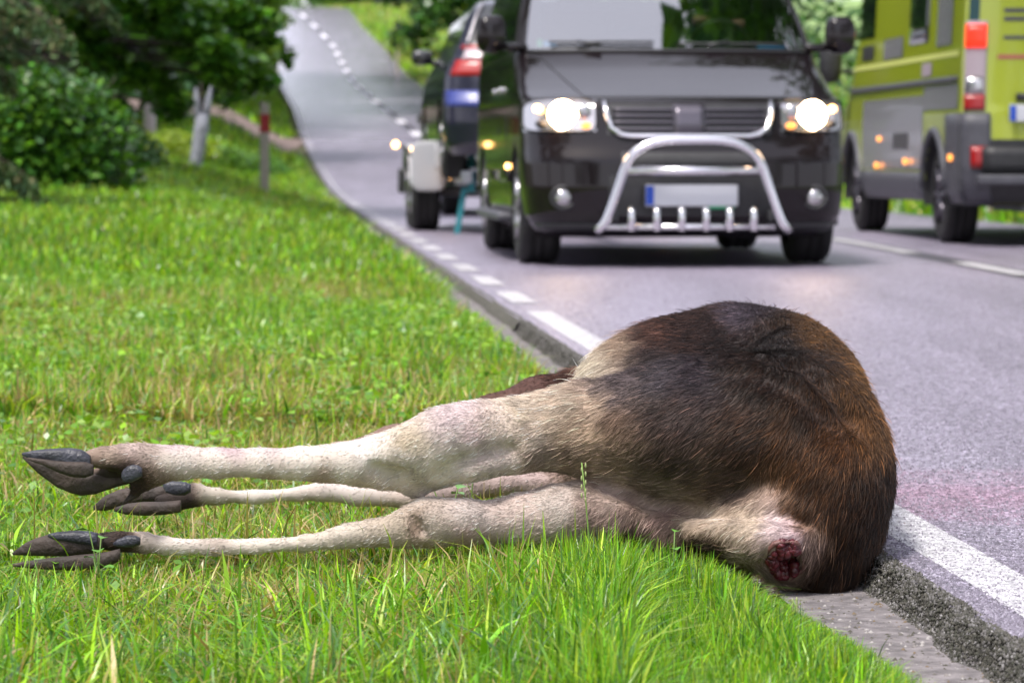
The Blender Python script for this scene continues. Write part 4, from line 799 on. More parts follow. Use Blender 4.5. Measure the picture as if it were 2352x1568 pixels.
for (b, H, R, ln_, lab) in (((-8.2, 33), 17, 4.4, (1.2, -2), 'tall tree rising out of the picture left of the trailer'), ((7.6, 24.5), 16, 4.6, (-2.5, -1.0), 'tall tree rising out of the picture right of the lane, leaning over it'), ((8.2, 31), 18, 4.4, (-2.4, -2), 'second tall tree rising out of the picture right of the lane')):
    tree('tall_tree', lab, b, H, R, GR_D, 36, 9000, .30, z0=.34, lean=ln_, group='tall trees arching over the road', clr=.32, trunk=.22)
for (b, H, R, ln_, lab) in (((-11.0, 124), 17, 5.2, (2.2, -1), 'tall tree on the left leaning over the foot of the hill'), ((2.6, 128), 17, 4.4, (-4.2, 0), 'tall tree on the right arching over the foot of the hill'), ((-13.2, 137), 17, 5.2, (2.4, -1), 'second tall tree on the left arching over the rising road'), ((-9.6, 108), 17, 5.2, (2.4, -1), 'tall tree on the left arching over the dip of the road'), ((3.6, 114), 17, 4.4, (-4.2, 0), 'tall tree on the right arching over the dip of the road'), ((1.4, 140), 18, 4.4, (-4.2, 0), 'second tall tree on the right arching over the rising road')):
    tree('tall_tree', lab, b, H, R, GR_D, 60, 15000, .66, z0=.48, lean=ln_, group='tall trees arching over the road', clr=.42, trunk=.22)
# forest interior behind: dense dark trees
k = 0
for i in range(30):
    by = 48+i*4.6; bx = -13.5-(by-48)*.10-rng.random()*5; H = 12+4*rng.random()
    tree('forest_tree', 'one of the dense forest trees deep in the wood left of the road', (bx, by), H, 3.8, GR_D, 26, 3600, .42, z0=.04, group='forest trees deep in the wood on the left', clr=.42, trunk=.2)
# trees left of camera and behind it, seen in reflections and from beside
for (b, H, R) in (((-9, 14), 13, 4), ((-12, 4), 14, 4.5), ((-9, -9), 14, 4.5), ((11, -6), 15, 5), ((12, 8), 14, 4.6), ((11.5, 17), 13, 4.2), ((-11, -22), 15, 5), ((12, -20), 15, 5)):
    tree('roadside_tree', 'tall tree outside the picture beside the near stretch of road', b, H, R, GR_D, 30, 5200, .34, z0=.22, group='tall trees beside the near stretch of road', clr=.34, trunk=.22)
# right side
for j, (b, H, R, c, lab) in enumerate([((8.8, 36), 12, 3.6, GR_D, 'dark tree right of the road behind the windscreen'), ((8.0, 47), 12, 3.8, GR_M, 'green tree showing between the two vehicles'), ((7.6, 58), 13, 4.2, GR_D, 'dark tree in the gap between the two vehicles'), ((9.5, 70), 13, 4.4, GR_D, 'tree behind the emergency vehicle'), ((6.4, 84), 13, 4.3, GR_D, 'dark tree far behind the black van'), ((4.6, 100), 13, 4.3, GR_M, 'tree far behind the black van, by the meadow'), ((12, 27), 13, 4.2, GR_D, 'tree behind the emergency vehicle, right edge'), ((14, 42), 13, 4.4, GR_M, 'tree in the second row right of the road')]):
    tree('broadleaf_tree', lab, b, H, R, c, 34, 7000, .26, z0=.05, group='broadleaf trees right of the road', clr=.38, trunk=.2, cv=.35)
tree('broadleaf_tree', 'dark tree with low hanging crown over the meadow, left of the dark blue car', (-1.6, 168), 12, 4.6, GR_D, 44, 12000, .45, z0=.05, group='broadleaf trees right of the road', clr=.30, trunk=.25, cv=.35)
tree('broadleaf_tree', 'second dark tree beside it behind the dark blue car roof', (2.2, 160), 12, 4.2, GR_D, 30, 7000, .45, z0=.06, group='broadleaf trees right of the road', clr=.36, trunk=.25)
for i, (px, d) in enumerate(((800, 236), (850, 240), (900, 232), (945, 226), (990, 222), (1040, 240), (1100, 250), (560, 300), (500, 300))):
    x = (px-CX)/F*d; tree('distant_tree', 'pale green tree on the skyline above the crest', (x, d), 9+3*rng.random(), 4.5, GR_Y+GR_M, 22, 3000, .7, z0=.03, group='pale green trees on the skyline above the crest', clr=.42, trunk=.2)
# shrubs
def shrub(px, py, d, R, H, col, n, lab, lsz=.05, grp=None, name='low_shrub'):
    x = at(px, py, d)[0]; g0 = float(ground(x, d)); t = thing(name, lab, 'shrub', (x, d, g0), 0, grp)
    st = [tube(limb((0, 0, -.03), (R*.7*math.cos(a), R*.7*math.sin(a), H*.8), .05), np.linspace(.010, .003, 6), 5) for a in rng.random(14)*6.28]; mesh_obj('stems', *merge(*st), M['bark'], t)
    r = rng.normal(size=(n, 3)); r /= np.linalg.norm(r, axis=1)[:, None]; r[:, 2] = np.abs(r[:, 2]); P = r*(rng.random((n, 1))**.4)*np.array([R, R, H]); P *= (.75+.5*fbm(r[:, 0]*3+px, r[:, 1]*3+d, 5, 2))[:, None]
    leaves('foliage', P+np.array([x, d, g0+.03]), lsz, col, .7, M['leaf'], t, cv=.3)
shrub(250, 350, 44, .75, .42, [(.30, .42, .01), (.36, .46, .03), (.20, .34, .02)], 5200, 'bright yellow-green low shrub, leftmost of the row by the track', grp='yellow-green low shrubs')
shrub(330, 345, 46, .75, .40, [(.30, .42, .01), (.36, .46, .03), (.20, .34, .02)], 5200, 'bright yellow-green low shrub in the middle of the row by the track', grp='yellow-green low shrubs')
shrub(405, 335, 47, .65, .44, [(.30, .42, .01), (.36, .46, .03), (.20, .34, .02)], 5200, 'bright yellow-green low shrub next to the splintered stump', grp='yellow-green low shrubs')
shrub(510, 330, 48, .7, .38, GR_Y+GR_M, 4000, 'low green shrub right of the splintered stump', grp='green low shrubs')
shrub(570, 325, 52, .7, .34, GR_M, 3600, 'low green shrub behind the marker post', grp='green low shrubs')
shrub(30, 380, 31, .75, .55, GR_D, 6000, 'dark leafy bush at the left edge under the spruce', .06, 'dark bushes under the spruces', 'bush')
shrub(150, 360, 34, .60, .50, GR_D+SPR, 5000, 'dark bush between the two nearer spruces', .06, 'dark bushes under the spruces', 'bush')
shrub(90, 300, 30, 1.0, 1.3, GR_D+GR_M, 9000, 'tall leafy bush between the spruces at the left', .08, 'dark bushes under the spruces', 'bush')
shrub(240, 300, 37, .8, .6, GR_D, 4200, 'dark bush left of the pale stone', .07, 'dark bushes under the spruces', 'bush')
# splintered stump
p = at(455, 330, 44); g0 = float(ground(p[0], p[1])); t = thing('splintered_stump', 'grey splintered tree stump, leaning and forked, behind the yellow-green shrubs', 'stump', (p[0], p[1], g0))
zt = at(455, 185, 44)[2]-g0; zb = max(.05, at(455, 335, 44)[2]-g0)
mesh_obj('trunk', *tube([(-.08, 0, -.05), (-.03, 0, .1), (.04, 0, zt*.45), (.06, 0, zt*.62)], [.11, .085, .10, .09], 9), M['pale_wood'], t)
mesh_obj('prong', *tube([(.03, 0, zt*.5), (-.02, 0, zt*.75), (-.03, .01, zt*.92)], [.07, .05, .012], 7), M['pale_wood'], t)
mesh_obj('prong', *tube([(.08, 0, zt*.5), (.13, .01, zt*.75), (.17, .01, zt*.94)], [.065, .05, .010], 7), M['pale_wood'], t)
mesh_obj('splinter', *tube([(.03, 0, zt*.6), (.04, .01, zt*.85), (.035, .01, zt*1.03)], [.04, .02, .004], 6), M['bark'], t)
# marker post
p = at(608, 405, 40); g0 = float(ground(p[0], p[1])); zt = at(608, 235, 40)[2]-g0; z1 = at(0, 262, 40)[2]-g0; z2 = at(0, 305, 40)[2]-g0
t = thing('marker_post', 'weathered roadside marker post with a red band near its top', 'post', (p[0], p[1], g0), .3)
V, Fc = box(0, 0, zt/2-.1, .10, .10, zt+.2, .012); V = np.array(V); V[:, 2] += np.where(V[:, 2] > zt*.8, -(V[:, 0])*.35, 0); mesh_obj('post', V, Fc, M['post'], t, smooth=False)
V, Fc = box(0, 0, (z1+z2)/2, .106, .106, z1-z2, .008); mesh_obj('red_band', V, Fc, M['red'], t, smooth=False)
p = at(344, 262, 60); g0 = float(ground(p[0], p[1])); zt = at(344, 228, 60)[2]-g0
o = mesh_obj('milestone', *ball((0, 0, max(.3, zt)/2), (.105, .10, max(.3, zt)/2+.02), 12, 16, 4), M['stone']); o.location = (p[0], p[1], g0); tag(o, 'small pale rounded stone marker in front of the dark wood', 'stone marker')
for (px, py, pb, d) in ((700*1.0, 0, 0, 0),)[:0]: pass
x = (912-CX)/F*150; g0 = float(ground(x, 150)); t = thing('delineator_post', 'thin brownish post standing in the meadow beside the hill', 'post', (x, 150, g0)); mesh_obj('post', *box(0, 0, .45, .14, .14, 1.1, .01), M['post'], t)
x = (934-CX)/F*190
print('trees ok')

# ------------------------------------------------------------------ vehicles
def interp_tab(T, z): T = np.array(T, float); return [float(np.interp(z, T[:, 0], T[:, k])) for k in range(1, T.shape[1])]
class Shell:      # body given by plan outlines at rising heights: (z, y_front, half width, corner depth, corner power, y_rear)
    def __init__(s, T): s.T = T
    def front(s, u, z, off=0):
        y0, hw, D, n, yr = interp_tab(s.T, z)
        f = lambda u_: np.array([u_*hw, y0+D*(1-(1-min(abs(u_), 1)**n)**(1/n)), z])
        p = f(u)
        if off:
            e = 1e-3; du = f(min(u+e, .9999))-f(max(u-e, -.9999)); z2 = z+.01; q = interp_tab(s.T, z2); y2 = q[0]+q[2]*(1-(1-min(abs(u), 1)**q[3])**(1/q[3])); dz = np.array([u*q[1], y2, z2])-p
            nn = np.cross(du, dz); nn /= np.linalg.norm(nn)+1e-9; nn = -nn if nn[1] > 0 and abs(nn[1]) > .3 and z < 1.25*0 else nn; p = p+nn*off
        return p
    def side(s, sg, y, z, off=0):
        hw = interp_tab(s.T, z)[1]; hw2 = interp_tab(s.T, z+.02)[1]; n = np.array([.02, 0, hw-hw2]); n /= np.linalg.norm(n)
        return np.array([sg*(hw+off*n[0]), y, z+off*n[2]])
    def build(s, zs, nf=33, ns=26, cut=None):
        us = np.sin(np.linspace(-1, 1, nf)*math.pi/2); V = []; 
        for z in zs:
            y0, hw, D, n, yr = interp_tab(s.T, z); ring = [s.front(u, z) for u in us]
            for t in np.linspace(0, 1, ns)[1:]: ring.append(np.array([hw*(1-.06*max(0, t-.93)/.07), y0+D+(yr-y0-D)*t, z]))
            for t in np.linspace(1, -1, 9)[1:-1]: ring.append(np.array([hw*.94*t*1.0, yr+.05*(1-t*t), z]))
            for t in np.linspace(1, 0, ns)[:-1]: ring.append(np.array([-hw*(1-.06*max(0, t-.93)/.07), y0+D+(yr-y0-D)*t, z]))
            V.append(np.array(ring))
        nr = len(V[0]); Fc = grid_faces(len(zs), nr, True); V = np.concatenate(V)
        if cut is not None:
            c = V[Fc].mean(1); Fc = Fc[~cut(c)]
        Fc = Fc.tolist(); Fc.append(list(range((len(zs)-1)*nr, len(zs)*nr)))
        return V, Fc
    def patch(s, u0, u1, z0, z1, off=.004, nu=14, nz=6, shape=None):
        V = []
        for j in range(nz):
            for i in range(nu):
                a, b = i/(nu-1), j/(nz-1)
                if shape: a, b = shape(a, b)
                V.append(s.front(u0+(u1-u0)*a, z0+(z1-z0)*b, off))
        return V, grid_faces(nz, nu)
    def spatch(s, sg, y0, y1, z0, z1, off=.004, nu=8, nz=5, slant=0):
        V = [s.side(sg, y0+(y1-y0)*i/(nu-1)+slant*(j/(nz-1)), z0+(z1-z0)*j/(nz-1), off) for j in range(nz) for i in range(nu)]
        return V, grid_faces(nz, nu)
def solid(vf, th=.012):      # give a patch some thickness so it is not paper thin
    V, Fc = vf; bm = bmesh.new(); vs = [bm.verts.new(v) for v in V]
    for f in Fc: bm.faces.new([vs[int(i)] for i in f])
    bmesh.ops.recalc_face_normals(bm, faces=bm.faces); bmesh.ops.solidify(bm, geom=bm.faces[:], thickness=th)
    bm.verts.index_update(); out = ([v.co[:] for v in bm.verts], [[v.index for v in f.verts] for f in bm.faces]); bm.free(); return out
def rnd(a, b, r=.3):       # squircle warp of the unit square for lamp outlines
    x, y = 2*a-1, 2*b-1; return (x*math.sqrt(1-y*y*r)+1)/2, (y*math.sqrt(1-x*x*r)+1)/2
def wheel(par, x, y, R=.33, Wd=.24, sg=1, spokes=5, rimm='rim'):
    a = np.linspace(0, 2*np.pi, 40, endpoint=False); pr = [(-.5, .62), (-.5, .80), (-.49, .90), (-.42, .97), (-.30, .995), (-.2, 1), (-.19, .985), (-.01, .985), (0, 1), (.01, .985), (.19, .985), (.2, 1), (.30, .995), (.42, .97), (.49, .90), (.5, .80), (.5, .62)]
    V = np.concatenate([np.stack([np.full(40, x+p*Wd), y+np.cos(a)*R*r, R+np.sin(a)*R*r], 1) for p, r in pr])
    w_ = mesh_obj('wheel', V, grid_faces(len(pr), 40, True), M['rubber'], par)
    xo = x+sg*Wd*.40
    parts = [tube([(x-sg*.02, y, R), (xo, y, R)], [R*.60, R*.62], 28), tube([(xo, y, R), (xo+sg*.018, y, R)], [R*.16, R*.12], 14)]
    for i in range(spokes):
        t = 2*math.pi*i/spokes; parts.append(tube([(xo+sg*.012, y+math.cos(t)*R*.1, R+math.sin(t)*R*.1), (xo+sg*.010, y+math.cos(t)*R*.58, R+math.sin(t)*R*.58)], [.03, .022], 6))
    V, Fc = merge(*parts[1:]); mesh_obj('rim', V, Fc, M[rimm], w_); V, Fc = parts[0]; mesh_obj('brake_hub', V, Fc, M['plastic'], w_)
    return w_
def door_mirror(par, x, y, z, w_, h, m, sg, refl=False):
    o = mesh_obj('door_mirror', *ball((x, y, z), (w_/2, .085, h/2), 14, 20, 3.2), m, par)
    mesh_obj('mirror_arm', *ball((x-sg*(w_/2+.05), y+.03, z-h*.33), (.09, .035, .028), 8, 12, 2.5), m, o)
    return o
# --- black passenger van
VT = [(0.17, -.60, .84, .35, 3, 3.80), (.21, -.80, .88, .40, 3, 3.82), (.30, -.89, .93, .44, 3, 3.84), (.45, -.915, .948, .46, 3, 3.86), (.62, -.905, .952, .46, 3, 3.88), (.70, -.87, .952, .44, 2.8, 3.88), (.75, -.85, .952, .42, 2.8, 3.86), (.95, -.79, .950, .42, 2.6, 3.86), (.98, -.73, .949, .42, 2.4, 3.86),
      (1.03, -.56, .947, .46, 2.3, 3.86), (1.10, -.33, .945, .46, 2.3, 3.86), (1.18, -.08, .940, .42, 2.3, 3.86), (1.25, .08, .935, .36, 2.3, 3.86), (1.285, .14, .925, .30, 2.4, 3.86), (1.50, .42, .885, .26, 2.6, 3.84), (1.72, .71, .83, .26, 2.6, 3.80), (1.84, .90, .79, .26, 2.6, 3.76), (1.91, 1.12, .70, .3, 2.4, 3.70), (1.95, 1.5, .55, .35, 2.2, 3.5), (1.97, 1.9, .35, .3, 2, 3.1)]
van = thing('passenger_van', 'black passenger van with chrome bull bar and both headlamps lit, facing the camera', 'van', (.966, 20.1, 0), .0731)
vs = Shell(VT); zs = np.unique(np.concatenate([np.linspace(.17, .95, 34), np.linspace(.95, 1.285, 16), np.linspace(1.285, 1.84, 16), [1.87, 1.91, 1.93, 1.95, 1.96, 1.97]]))
def vcut(c):
    a = ((c[:, 1]-0)**2+(c[:, 2]-.33)**2 < .385**2) & (np.abs(c[:, 0]) > .6); b = ((c[:, 1]-3.0)**2+(c[:, 2]-.33)**2 < .385**2) & (np.abs(c[:, 0]) > .6)
    ws = (c[:, 2] > 1.30) & (c[:, 2] < 1.83) & (c[:, 1] < 1.25) & (np.abs(c[:, 0]) < .80-(c[:, 2]-1.3)*.14)
    sw = (c[:, 2] > 1.30) & (c[:, 2] < 1.74) & (np.abs(c[:, 0]) > .6) & (((c[:, 1] > .72+(c[:, 2]-1.3)*.5) & (c[:, 1] < 1.35)) | ((c[:, 1] > 1.5) & (c[:, 1] < 2.5)) | ((c[:, 1] > 2.62) & (c[:, 1] < 3.6)))
    rw = (c[:, 2] > 1.25) & (c[:, 2] < 1.75) & (c[:, 1] > 3.78) & (np.abs(c[:, 0]) < .65)
    return a | b | ws | sw | rw
body = mesh_obj('body', *vs.build(zs, 49, 60, vcut), M['van'], van)
for ax_y in (0, 3.0):
    for sg in (-1, 1):
        a = np.linspace(-.25, math.pi+.25, 24); V = [(sg*xx, ax_y+math.cos(t)*.39, .33+math.sin(t)*.39) for xx in (.945, .62) for t in a]; V += [(sg*.62, ax_y+math.cos(t)*.01, .33) for t in a]
        mesh_obj('wheel_arch', V, grid_faces(3, 24), M['plastic'], van)
        wheel(van, sg*.815, ax_y, .33, .25, sg)
mesh_obj('underbody', *box(0, 1.4, .30, 1.25, 4.2, .16, .03), M['plastic'], van)
mesh_obj('windscreen', *vs.patch(-.93, .93, 1.290, 1.845, .003, 26, 12), M['glass'], van)
for sg in (-1, 1):
    for (a, b, sl_) in ((.70, 1.38, .2), (1.46, 2.54, 0), (2.60, 3.64, 0)): mesh_obj('side_window', *vs.spatch(sg, a, b, 1.285, 1.75, .003, 8, 5, sl_), M['tint'], van)
mesh_obj('rear_window', [(-.68, 3.93, 1.22), (.68, 3.93, 1.22), (.60, 3.87, 1.76), (-.60, 3.87, 1.76)], [[0, 1, 2, 3]], M['tint'], van)
# interior
mesh_obj('dashboard', *box(0, .62, 1.13, 1.62, .72, .26, .08), M['dash'], van)
for x in (-.42, .42):
    s_ = mesh_obj('seat', *box(x, 1.45, .95, .50, .52, .16, .05), M['seat'], van); mesh_obj('backrest', *box(x, 1.72, 1.30, .48, .14, .66, .05), M['seat'], s_); mesh_obj('headrest', *box(x, 1.74, 1.70, .26, .10, .16, .04), M['seat'], s_)
mesh_obj('rear_bench', *box(0, 2.6, 1.15, 1.4, .16, .7, .05), M['seat'], van)
th = np.linspace(0, 2*np.pi, 33); sw = [(.42+.185*math.cos(t), 1.02-.06*math.sin(t), 1.33+.165*math.sin(t)) for t in th]
st = mesh_obj('steering_wheel', *tube(sw, .016, 8), M['plastic'], van); mesh_obj('spoke', *tube([(.25, 1.03, 1.33), (.42, .99, 1.32), (.59, 1.03, 1.33)], .018, 6), M['plastic'], st)
# hood, grille and lamps
mesh_obj('hood_seam', *merge(tube([vs.front(u, .985, .001) for u in np.linspace(-.62, .62, 20)], .004, 5), *[tube([vs.front(sg*(.62+.22*t), .985+.27*t, .001) for t in np.linspace(0, 1, 10)], .004, 5) for sg in (-1, 1)]), M['plastic'], van)
gr = mesh_obj('grille', *vs.patch(-.50, .50, .765, .945, .004, 18, 6), M['plastic'], van)
for z in (.795, .835, .872, .908): mesh_obj('slat', *tube([vs.front(u, z, .014) for u in np.linspace(-.47+(.945-z)*.0, .47, 22)], .0085, 8), M['slat'], gr)
up = [vs.front(-.512, .945, .02), vs.front(-.50, .88, .02), vs.front(-.475, .80, .02), vs.front(-.42, .762, .02)]+[vs.front(u, .752, .02) for u in np.linspace(-.36, .36, 16)]+[vs.front(.42, .762, .02), vs.front(.475, .80, .02), vs.front(.50, .88, .02), vs.front(.512, .945, .02)]
mesh_obj('chrome_trim', *tube(up, .016, 8), M['chrome'], gr)
mesh_obj('badge', *solid(vs.patch(-.10, .10, .775, .94, .022, 6, 4), .01), M['slat'], gr)
mesh_obj('lower_intake', *vs.patch(-.42, .42, .60, .665, .004, 14, 4), M['plastic'], van)
mesh_obj('bumper_inset', *vs.patch(-.50, .50, .30, .53, .004, 14, 6), M['plastic'], van)
mesh_obj('bumper_lip', *solid(vs.patch(-.97, .97, .215, .255, .006, 40, 3), .02), M['plastic'], van)
for sg in (-1, 1):
    h = mesh_obj('headlight', *vs.patch(sg*.565, sg*.985, .785, .965, .006, 16, 8, rnd if False else None), M['reflector'], van)
    c = vs.front(sg*.755, .872, .035); mesh_obj('low_beam', *ball(c, (.084, .03, .084), 14, 22), M['headlit'], h)
    c = vs.front(sg*.635, .895, .018); mesh_obj('high_beam', *ball(c, (.045, .02, .045), 10, 16), M['reflector'], h)
    c = vs.front(sg*.900, .915, .018); mesh_obj('indicator', *ball(c, (.026, .03, .022), 8, 12), M['amberlit'], h)
    c = vs.front(sg*.625, .815, .014); mesh_obj('indicator', *ball(c, (.03, .012, .018), 8, 12), M['amber'], h)
    c = vs.front(sg*.885, .825, .014); mesh_obj('side_reflector', *ball(c, (.035, .03, .026), 8, 12), M['plastic'], h)
    rim_ = [vs.front(sg*(.775+.212*math.copysign(abs(math.cos(t))**.35, math.cos(t))), .875+.092*math.copysign(abs(math.sin(t))**.35, math.sin(t)), .008) for t in np.linspace(0, 2*np.pi, 40)]
    mesh_obj('lamp_frame', *tube(rim_, .006, 6), M['van'], h)
    c = vs.front(sg*.775, .405, .004); f_ = mesh_obj('fog_light', *ball(c, (.052, .02, .048), 10, 16), M['reflector'], van); mesh_obj('bezel', *tube([c+np.array([.068*math.cos(t), 0, .062*math.sin(t)]) for t in np.linspace(0, 6.283, 22)], .012, 6), M['plastic'], f_)
    door_mirror(van, sg*1.075, .30, 1.385, .185, .235, M['van'], sg)
    mesh_obj('door_handle', *box(sg*.955, 1.20, 1.06, .03, .17, .03, .008), M['chrome'], van); mesh_obj('door_handle', *box(sg*.955, 1.75, 1.06, .03, .17, .03, .008), M['chrome'], van)
    mesh_obj('side_moulding', *merge(box(sg*.955, 1.0, .52, .03, 1.15, .07, .01), box(sg*.958, 2.1, .52, .03, .95, .07, .01)), M['van'], van)
    mesh_obj('side_step', *box(sg*.975, 1.5, .27, .10, 2.1, .05, .02), M['greyplastic'], van)
    mesh_obj('door_gap', *merge(tube([vs.side(sg, .72, z, .001) for z in (.4, .8, 1.28)], .004, 5), tube([vs.side(sg, 1.42, z, .001) for z in (.25, .8, 1.75)], .004, 5)), M['plastic'], van)
    mesh_obj('wiper', *merge(tube([vs.front(u, 1.315-.005*sg, .02) for u in np.linspace(.06 if sg > 0 else -.78, .78 if sg > 0 else -.10, 12)], .010, 6), tube([vs.front(.35*sg-.1, 1.29, .03), vs.front(.5*sg-.1, 1.315, .03)], .012, 6)), M['plastic'], van)
mesh_obj('marker_lamp', *ball((-.965, .45, .58), (.014, .03, .018)), M['amberlit'], van)
for (z, r) in ((1.30, .012),): mesh_obj('cowl', *tube([vs.front(u, 1.279, .004) for u in np.linspace(-.92, .92, 30)], .012, 6), M['plastic'], van)
# plate
yp = -.935; p_ = mesh_obj('number_plate', *box(0, yp, .417, .535, .016, .125, .01), M['white'], van); mesh_obj('plate_band', *box(-.243, yp-.0095, .417, .046, .006, .110, .003), M['eublue'], p_); mesh_obj('plate_frame', *box(0, yp+.008, .413, .565, .012, .150, .01), M['plastic'], p_)
mesh_obj('frame_strip', *box(.16, yp-.004, .347, .17, .008, .014, .003), M['green_st'], p_)
# bull bar
yb = -1.03; U_p = smooth_path([(-.555, yb+.03, .215), (-.50, yb, .27), (-.345, yb-.01, .735), (.345, yb-.01, .735), (.50, yb, .27), (.555, yb+.03, .215)], 8)
bb = mesh_obj('bull_bar', *tube(U_p, .0265, 12), M['chrome'], van); mesh_obj('cross_tube', *tube([(-.42, yb, .56), (.42, yb, .56)], .026, 12), M['chrome'], bb); mesh_obj('cross_tube', *tube([(-.50, yb+.01, .238), (.47, yb+.01, .238)], .017, 10), M['chrome'], bb)
for x in (-.36, -.215, -.07, .07, .205, .345): mesh_obj('upright', *merge(tube([(x, yb-.012, .215), (x, yb-.012, .325), (x, yb+.01, .345)], [.022, .022, .020], 12)), M['chrome'], bb)
for x in (-.45, .45): mesh_obj('bracket', *box(x, yb+.09, .30, .03, .18, .06, .008), M['plastic'], bb)
# stickers in the screen corners
for (u0, u1, z0, z1, m_) in ((-.90, -.835, 1.318, 1.365, 'green_st'), (-.825, -.74, 1.322, 1.350, 'blue_st'), (.83, .875, 1.33, 1.40, 'white'), (.60, .80, 1.305, 1.325, 'blue_st')): mesh_obj('sticker', *vs.patch(u0, u1, z0, z1, -.010, 4, 3), M[m_], van)
# --- driver
def person_mesh(chains, lv=2):
    bm_v = []; ed = []; rad = []
    for c in chains:
        prev = None
        for i, it in enumerate(c):
            if isinstance(it, int): cur = it
            else: cur = len(bm_v); bm_v.append(it[:3]); rad.append(it[3:] if len(it) > 4 else (it[3], it[3]))
            if prev is not None: ed.append((prev, cur))
            prev = cur
    me = bpy.data.meshes.new('tmp'); me.from_pydata([tuple(v) for v in bm_v], ed, []); ob = bpy.data.objects.new('tmp', me); C.objects.link(ob)
    ob.modifiers.new('s', 'SKIN'); 
    for i, r in enumerate(rad): me.skin_vertices[0].data[i].radius = r
    me.skin_vertices[0].data[0].use_root = True
    sb = ob.modifiers.new('b', 'SUBSURF'); sb.levels = lv
    dg = bpy.context.evaluated_depsgraph_get(); ev = ob.evaluated_get(dg); m2 = ev.to_mesh(); V = np.array([v.co[:] for v in m2.vertices]); Fc = [list(p.vertices) for p in m2.polygons]; ev.to_mesh_clear()
    bpy.data.objects.remove(ob); return V, Fc
dr = thing('person', 'driver in a dark teal shirt holding the steering wheel of the black van', 'person', (van.location.x-.0731*1.5+.42, 20.1+1.5+.42*.0731, 1.0), .0731)
mesh_obj('body', *person_mesh([[(0, .02, .05, .15, .12), (0, .03, .25, .14, .11), (0, .04, .45, .17, .11), (0, .04, .55, .10, .08), (0, .03, .62, .055, .055), (0, .0, .70, .075, .085), (0, 0, .79, .078, .092), (0, .01, .85, .05, .06)],
   [2, (.17, .03, .50, .055), (.25, -.12, .32, .045), (.17, -.38, .40, .034), (.13, -.44, .43, .028, .03), (.12, -.47, .45, .038, .02)], [2, (-.17, .03, .50, .055), (-.25, -.12, .32, .045), (-.17, -.36, .42, .034), (-.13, -.42, .46, .028, .03), (-.12, -.45, .49, .038, .02)],
   [0, (.10, -.1, .0, .085), (.12, -.45, .02, .07)], [0, (-.10, -.1, .0, .085), (-.12, -.45, .02, .07)]]), M['shirt'], dr)
mesh_obj('face', *merge(ball((0, -.012, .765), (.076, .09, .108), 16, 20), ball((0, -.105, .755), (.013, .018, .022)), ball((.078, 0, .76), (.012, .02, .03)), ball((-.078, 0, .76), (.012, .02, .03))), M['skin'], dr)
for sg in (-1, 1): mesh_obj('eye', *ball((sg*.03, -.092, .785), (.012, .01, .008)), M['white'], dr)
mesh_obj('mouth', *ball((0, -.098, .718), (.024, .008, .006)), M['flesh'], dr)
mesh_obj('hair', *ball((0, .012, .80), (.084, .092, .088), 12, 18), M['hairm'], dr)
for sg in (-1, 1):
    hx, hy, hz = sg*.125, -.465, .475 if sg > 0 else .50
    parts = [ball((hx, hy, hz), (.042, .030, .036), 10, 14)]
    for i in range(4): parts.append(tube(smooth_path([(hx-.028+.018*i, hy-.01, hz+.02), (hx-.03+.019*i, hy-.045, hz+.028), (hx-.03+.019*i, hy-.055, hz-.004), (hx-.028+.018*i, hy-.03, hz-.018)], 3), .0085, 6))
    parts.append(tube([(hx-sg*.03, hy+.0, hz), (hx-sg*.055, hy-.02, hz+.012), (hx-sg*.06, hy-.04, hz+.02)], [.011, .010, .007], 6)); mesh_obj('hand', *merge(*parts), M['skin'], dr)
# --- trailer hitched behind the van
tr = thing('car_trailer', 'low car transport trailer with light grey mudguards hitched behind the black van', 'trailer', (.31, 28.9, 0), .0731)
for sg in (-1, 1):
    for yy_ in (0, .78): wheel(tr, sg*1.07, yy_, .335, .245, sg, 5)
    a = np.linspace(.15, math.pi-.15, 14); V = [(sg*xx, .39+math.cos(t)*.86, .33+math.sin(t)*.42) for xx in (.93, 1.22) for t in a]; mg = mesh_obj('mudguard', *solid((V, grid_faces(2, 14)), .012), M['fender'], tr)
    mesh_obj('mud_flap', *ball((sg*1.06, -.52, .555), (.15, .018, .215), 12, 20, 4.5), M['fender'], mg)
    mesh_obj('deck_rail', *box(sg*.80, .6, .47, .08, 4.6, .10, .012), M['galv'], tr); mesh_obj('ramp_track', *box(sg*.60, .6, .53, .34, 4.5, .03, .008), M['galv'], tr)
    mesh_obj('marker_lamp', *ball((sg*.90, -.78, .475), (.028, .02, .028)), M['amberlit'], tr); mesh_obj('marker_lamp', *ball((sg*1.19, -.30, .70), (.016, .016, .018)), M['amberlit'], tr)
    sk = mesh_obj('lamp_stalk', *tube([(sg*1.17, -.30, .60), (sg*1.24, -.34, .70), (sg*1.325, -.36, .735)], .012, 6), M['plastic'], tr); mesh_obj('stalk_lamp', *ball((sg*1.335, -.385, .738), (.030, .022, .030)), M['amberlit'], sk)
    mesh_obj('wheel_clamp', *box(sg*.95, -.62, .63, .13, .06, .20, .015), M['fender'], tr)
    mesh_obj('strut', *tube([(sg*.88, -.65, .72), (sg*.80, -.60, .52)], .016, 7), M['galv'], tr)
mesh_obj('front_board', *box(0, -1.30, .515, 1.62, .03, .185, .01), M['board'], tr); mesh_obj('cross_member', *box(0, -.9, .44, 1.7, .10, .09, .01), M['galv'], tr); mesh_obj('cross_member', *box(0, 1.6, .44, 1.7, .10, .09, .01), M['galv'], tr); mesh_obj('axle', *tube([(-.95, 0, .33), (.95, 0, .33)], .035, 8), M['galv'], tr); mesh_obj('axle', *tube([(-.95, .78, .33), (.95, .78, .33)], .035, 8), M['galv'], tr)
